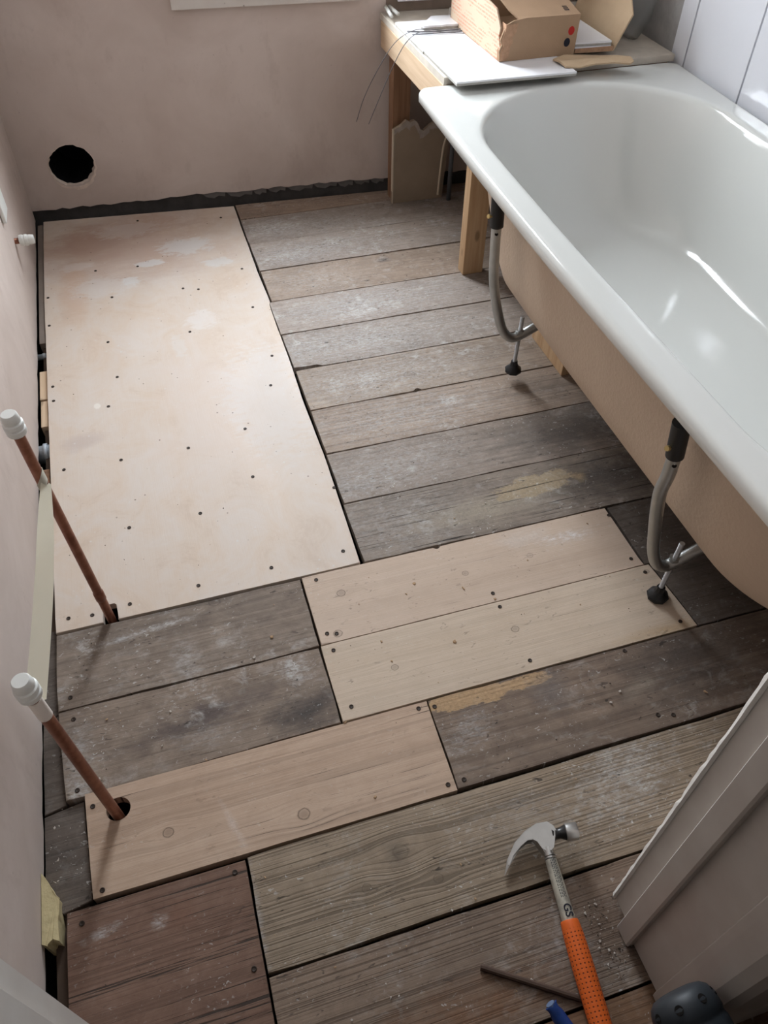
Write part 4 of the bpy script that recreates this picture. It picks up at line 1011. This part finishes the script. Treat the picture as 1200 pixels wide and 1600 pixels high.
# ------------------------------------------------------------------ bits in the gap by the left wall
def gap_block(y0px, y1px, z, h, mat, name, label, cat, x0=XL + .0015, x1=-.349):
    a = P(64, y0px, z).y; b = P(64, y1px, z).y
    return tag(boxobj(name, mat, None, x0, x1, min(a, b), max(a, b), z - h, z, .001), label, cat, 'offcuts in the wall gap' if name == 'wood_offcut' else None)
gap_block(352, 537, -.006, .03, plain('grey_brown_batten', (.20, .165, .14), .85, .15, var=.2, sc=20), 'batten', 'long grey-brown batten in the gap beside the plywood', 'batten', XL + .006)
gap_block(581, 625, -.010, .03, W['beam'], 'wood_offcut', 'pale wood offcut in the wall gap, next to the grey pipe clip', 'offcut', XL + .004)
gap_block(628, 668, -.010, .03, W['beam'], 'wood_offcut', 'pale wood offcut in the wall gap, next to the wide grey pipe', 'offcut', XL + .006)
gap_block(735, 758, -.012, .03, W['oldpost'], 'wood_offcut', 'dark wood offcut in the wall gap behind the taped copper pipe', 'offcut', XL + .003)
for (yy0, rr_, lab) in ((P(64, 712, -.03).y, .022, 'wide grey plastic pipe crossing the gap by the left wall'), (P(64, 556, -.02).y, .008, 'narrow grey plastic pipe crossing the gap by the left wall')):
    e = empty('plastic_pipe', (XL, yy0, -.05)); bm = bmesh.new(); tube(bm, [Vector((XL - .018, yy0, -.022 - rr_ * .3)), Vector((-.20, yy0, -.024 - rr_ * .3))], rr_, 16); obj('pipe', bm, M_pipe_grey, e, True)
    bm = bmesh.new(); tube(bm, [Vector((XL + .010, yy0, -.022 - rr_ * .3)), Vector((XL + .018, yy0, -.022 - rr_ * .3))], rr_ * 1.18, 16); obj('socket_ring', bm, M_pipe_grey, e, True)
    settle(e); tag(e, lab, 'pipe', 'grey pipes in the wall gap')
# rough yellow timber at the foot of the wall
bm = bmesh.new(); rf = random.Random(14)
pf = [(XL + .001, .537), (-.352, .502), (-.3465, .49), (-.3475, .432), (-.356, .438), (-.362, .430), (XL + .001, .434)]
slab(bm, pf, (), .010, -.05)
bmesh.ops.subdivide_edges(bm, edges=bm.edges[:], cuts=3, use_grid_fill=True)
for v in bm.verts:
    if v.co.x > XL + .004: v.co += Vector([rf.uniform(-.0015, .0012) for _ in range(3)])
tag(obj('timber_offcut', bm, M_foam), 'rough yellow timber offcut wedged at the foot of the left wall', 'offcut')

# ------------------------------------------------------------------ hammer
hm = empty('claw_hammer', (.36, .25, 0))
ZH = .030
def hz_(x): return .005 + (x - 788) * (.025 / 80) if x < 868 else .030 + (x - 868) * (.004 / 35)
def HP(x, y, z=None): return P(x, y, hz_(x) if z is None else z)
# striking face and neck along the head axis
f0, f1 = HP(868, 1303), HP(902, 1298)
hd = (f1 - f0).normalized()
hl = [(788, 1369), (792, 1345), (803, 1320), (818, 1303), (836, 1291), (853, 1287.5), (863, 1293), (868, 1300), (866, 1310), (862, 1326), (863, 1333), (850, 1334), (846, 1329), (838, 1319), (832, 1313.5), (822, 1315), (811, 1324), (801, 1340), (795, 1355)]
bm = bmesh.new(); pp_ = [HP(x, y) for x, y in hl]
fs = slab(bm, [(p.x, p.y) for p in pp_], (), .010, -.010)
hx0, hx1 = pp_[0].x, pp_[7].x
# taper the claw tip downwards
tip = pp_[0]
for v in bm.verts:
    d = (Vector((v.co.x, v.co.y)) - Vector((tip.x, tip.y))).length
    t = max(0, 1 - d / .075); v.co.z = .007 + .023 * min(1, max(0, (v.co.x - hx0) / (hx1 - hx0))) + v.co.z * (1 - .5 * t)
bmesh.ops.bevel(bm, geom=[e for e in bm.edges if (Vector(e.verts[0].co.xy) - Vector(e.verts[1].co.xy)).length > .0015 and len(e.link_faces) == 2], offset=.0022, segments=2, affect='EDGES')
obj('claw', bm, M_steel, hm, smooth=35)
bm = bmesh.new(); lathe_between(bm, f0 - hd * .006, f0 + hd, [(0, .0105), (.006, .0085), (.012, .0080), (.018, .0105), (.0225, .0125)], 10); obj('neck', bm, M_black_paint, hm, smooth=50)
bm = bmesh.new(); lathe_between(bm, f0 + hd * .0155, f0 + hd, [(0, .0125), (.001, .0135), (.017, .0137), (.019, .0125)], 24); obj('striking_face', bm, M_steel, hm, smooth=40)
sA, sB, sC = HP(857, 1331), HP(890, 1441, .025), HP(950, 1640, .018)
bm = bmesh.new(); dirs = (sB - sA).normalized(); tube(bm, [sA - dirs * .006, sA + dirs * .004], .0082, 16)
for i in range(3): tube(bm, [sA + dirs * (.004 + .004 * i), sA + dirs * (.0068 + .004 * i)], .0088, 16)
obj('ferrule', bm, M_steel, hm, smooth=40)
bm = bmesh.new(); tube(bm, [sA + dirs * .012, sA.lerp(sB, .5), sB + dirs * .02], [.0088, .0098, .0105], 20); shaft_o = obj('shaft', bm, M_shaft, hm, smooth=50)
# grip with UVs for the dimples
gpts = smooth_path([sB - dirs * .002, sB.lerp(sC, .12), sB.lerp(sC, .35), sB.lerp(sC, .62), sC], 6)
gn = len(gpts); rads = []
for i in range(gn):
    t = i / (gn - 1); rads.append(.0128 if i == 0 else .0132 + .0032 * math.sin(min(1, t * 1.6) * math.pi * .55) - .0010 * t)
bm = bmesh.new(); rings_ = tube(bm, gpts, rads, 28)
uvl = bm.loops.layers.uv.new('UVMap'); idx = {}
for i, rg in enumerate(rings_):
    for j, v in enumerate(rg): idx[v] = (i, j)
s_len = [0]
for i in range(1, gn): s_len.append(s_len[-1] + (gpts[i] - gpts[i - 1]).length)
for f_ in bm.faces:
    ii = [idx[l.vert] for l in f_.loops]; wrapj = max(j for _, j in ii) - min(j for _, j in ii) > 14
    for l, (i, j) in zip(f_.loops, ii):
        jj = j + 28 if (wrapj and j < 14) else j
        a_, b_ = jj / 28 * 16, s_len[i] / .0058
        l[uvl].uv = (a_ * .7071 - b_ * .7071 + 200, a_ * .7071 + b_ * .7071) if False else ((a_ + b_) / 2 + 50, (b_ - a_) / 2 + 50) if False else (a_, b_ + 4.0)
obj('grip', bm, M_grip, hm, smooth=40)
# lettering on the shaft
def lettering(body, size, at, along, mat, parent, lift):
    cu = bpy.data.curves.new('t', 'FONT'); cu.body = body; cu.size = size; cu.align_x = 'CENTER'; cu.align_y = 'CENTER'; cu.offset = size * .02
    to = bpy.data.objects.new('t', cu); COL.objects.link(to); bpy.context.view_layer.update()
    me = bpy.data.meshes.new_from_object(to.evaluated_get(bpy.context.evaluated_depsgraph_get())); bpy.data.objects.remove(to)
    up = Vector((0, 0, 1)); x = along.normalized(); y = up.cross(x).normalized(); zz = x.cross(y)
    for v in me.vertices: v.co = at + x * v.co.x + y * v.co.y + zz * (lift - .0)
    me.materials.append(mat); o = bpy.data.objects.new('lettering', me); COL.objects.link(o); o.parent = parent; return o
tow = (Vector(CAM) - HP(880, 1420)).normalized()
ct_ = HP(883, 1424, .024)
lettering('GS', .0155, sA.lerp(sB, .86) + Vector((0, 0, 0)), dirs, M_ink, shaft_o, .0106)
bm = bmesh.new(); side = Vector((0, 0, 1)).cross(dirs).normalized(); rl = random.Random(31)
for i in range(4):
    o0_ = -.0036 + i * .0024; a_ = .12
    while a_ < .66:
        l_ = rl.uniform(.012, .05); c0 = sA.lerp(sB, a_); c1_ = sA.lerp(sB, min(.68, a_ + l_)); rr_ = .0098
        for_ = []
        for c_, w_ in ((c0, 0), (c1_, 0), (c1_, .0010), (c0, .0010)):
            off_ = o0_ + w_; h_ = math.sqrt(max(0, rr_ * rr_ - off_ * off_)) + .0002
            up_ = dirs.cross(side).normalized(); up_ = up_ if up_.z > 0 else -up_
            for_.append(c_ + side * off_ + up_ * h_)
        bm.faces.new([bm.verts.new(v) for v in for_]); a_ += l_ + .012
obj('small_print', bm, M_ink, shaft_o)
settle(hm); tag(hm, 'claw hammer with orange rubber grip lying on the old boards', 'hammer')

# ------------------------------------------------------------------ small tools near the doorway
a, b = P(751, 1511, .004), P(925, 1566, .004)
bm = bmesh.new(); d = (b - a).normalized(); sd = Vector((-d.y, d.x, 0))
vs = []
for c, w in ((a, .0038), (b, .0042)):
    vs.append([bm.verts.new(c + sd * s * w + Vector((0, 0, z))) for s, z in ((-1, -.0035), (1, -.0035), (1, .0015), (.4, .0035), (-.4, .0035), (-1, .0015))])
for i in range(6): bm.faces.new((vs[0][i], vs[0][(i + 1) % 6], vs[1][(i + 1) % 6], vs[1][i]))
bm.faces.new(vs[0][::-1]); bm.faces.new(vs[1])
tag(obj('thin_stick', bm, M_stick), 'thin dark brown stick lying under the hammer grip', 'stick')
# blue handled pry tool
bt = empty('pry_tool', tuple(P(880, 1600, 0)))
pth = smooth_path([P(861, 1570, .020), P(866, 1578, .017), P(874, 1590, .012), P(890, 1612, .010), P(915, 1648, .010), P(945, 1690, .010)], 5)
bm = bmesh.new(); n = len(pth); rows = []
for i, c in enumerate(pth):
    t = i / (n - 1); dd = (pth[min(i + 1, n - 1)] - pth[max(i - 1, 0)]).normalized(); sdv = Vector((-dd.y, dd.x, 0)).normalized(); up = dd.cross(sdv); up = up if up.z > 0 else -up
    w = .0105 - .0022 * math.sin(min(1, t * 3) * math.pi); h = .003 + .006 * min(1, t * 2.5)
    rows.append([bm.verts.new(c + sdv * w * math.cos(q) + up * h * math.sin(q)) for q in [k_ * 2 * math.pi / 12 for k_ in range(12)]])
for p, q in zip(rows, rows[1:]):
    for j in range(12): bm.faces.new((p[j], p[(j + 1) % 12], q[(j + 1) % 12], q[j]))
bm.faces.new(rows[0][::-1]); bm.faces.new(rows[-1]); obj('bar', bm, M_blue, bt, smooth=40)
e_ = pth[0]; dd = (pth[0] - pth[1]).normalized(); bm = bmesh.new(); lathe_between(bm, e_ - dd * .001, e_ + dd, [(0, .0075), (.003, .0070)], 8); 
for v in bm.verts: v.co.z = e_.z + (v.co.z - e_.z) * .45
obj('tip', bm, plain('worn_blue_steel', (.16, .22, .36), .25, .5, .6), bt)
settle(bt); tag(bt, 'dark blue tool handle pointing out beside the orange grip', 'tool')
# power tool at the doorway
pt = empty('power_tool', (.40, -.02, 0))
c0 = Vector((.398, .094, .215)); ax = Vector((.10, -.98, -.12)).normalized()
bm = bmesh.new(); lathe_between(bm, c0 - ax * .004, c0 + ax, [(0, .020), (.002, .030), (.007, .0365), (.016, .0405), (.030, .0415), (.034, .0400), (.037, .0400), (.041, .0415), (.085, .0410), (.12, .036), (.15, .028), (.18, .022)], 40); obj('motor_housing', bm, M_toolgrey, pt, smooth=35)
u_ = ax.cross(Vector((0, 0, 1))).normalized(); w_ = u_.cross(ax)
for k_ in range(8):
    an = k_ * math.pi / 4 + .25; od = (u_ * math.cos(an) + w_ * math.sin(an) - ax * .30).normalized(); bm = bmesh.new(); q = c0 + ax * .012 + (u_ * math.cos(an) + w_ * math.sin(an)) * .0378
    lathe_between(bm, q, q + od, [(0, .0052), (.0022, .0052)], 12); obj('vent_hole', bm, M_hole, pt)
hb = c0 + ax * .085
bm = bmesh.new(); tube(bm, [hb + Vector((0, 0, -.02)), hb + Vector((0, .004, -.09)), hb + Vector((0, .012, -.15))], [.021, .019, .021], 16); obj('handle', bm, M_toolgrey, pt, smooth=50)
bm = bmesh.new(); box(bm, hb.x - .037, hb.x + .037, hb.y - .055, hb.y + .05, 0, .062, .007); obj('battery', bm, M_black, pt)
settle(pt); tag(pt, 'dark grey power tool with round vented motor end beside the door lining', 'power tool')

# ------------------------------------------------------------------ crumbs, shavings and plaster bits
def debris(bm, areas, n, smin, smax, mi, seed, flat=.35):
    r = random.Random(seed)
    for _ in range(n):
        (x0, x1, y0, y1) = r.choice(areas); c = Vector((r.uniform(x0, x1), r.uniform(y0, y1), .0012))
        s = smin * (smax / smin) ** (r.random() ** 2); an = r.random() * 6.28; asp = r.uniform(.2, 1)
        k_ = r.choice((3, 4, 5)); top = []; lo_ = []
        for i in range(k_):
            t = an + 6.283 * i / k_ + r.uniform(-.3, .3); x, y = math.cos(t) * s, math.sin(t) * s * asp
            x, y = x * math.cos(an) - y * math.sin(an), x * math.sin(an) + y * math.cos(an)
            lo_.append(bm.verts.new(c + Vector((x, y, 0)))); top.append(bm.verts.new(c + Vector((x * .7, y * .7, s * flat * r.uniform(.5, 1.2)))))
        fs = [bm.faces.new(top)] + [bm.faces.new((lo_[i], lo_[(i + 1) % k_], top[(i + 1) % k_], top[i])) for i in range(k_)]
        for f in fs: f.material_index = mi
bm = bmesh.new()
debris(bm, [(-.33, .12, .66, .98), (-.33, .12, .66, .98), (.29, .80, 1.0, 2.4), (.3, .8, .32, .64), (-.05, .42, .15, .46), (-.36, -.31, .50, .64), (-.34, .26, 1.9, 2.5), (.40, .438, .17, .26), (.40, .438, .17, .26)], 230, .0007, .0040, 0, 77)
debris(bm, [(-.3, .8, .32, 1.3), (.14, .83, .66, .98), (-.05, .42, .15, .46)], 70, .0012, .0058, 1, 78, .25)
debris(bm, [(-.34, .27, 1.0, 2.5), (-.3, .8, .32, 1.3), (.39, .438, .15, .26)], 190, .0007, .0024, 2, 79)
db = obj('floor_debris', bm, plain('pale_plaster_crumb', (.50, .45, .40), .9, .1))
db.data.materials.append(plain('wood_shaving', (.40, .27, .16), .8, .2)); db.data.materials.append(plain('dark_grit', (.06, .045, .035), .9, .1))
tag(db, 'scattered plaster crumbs, wood shavings and grit over the floorboards', 'debris', kind='stuff')
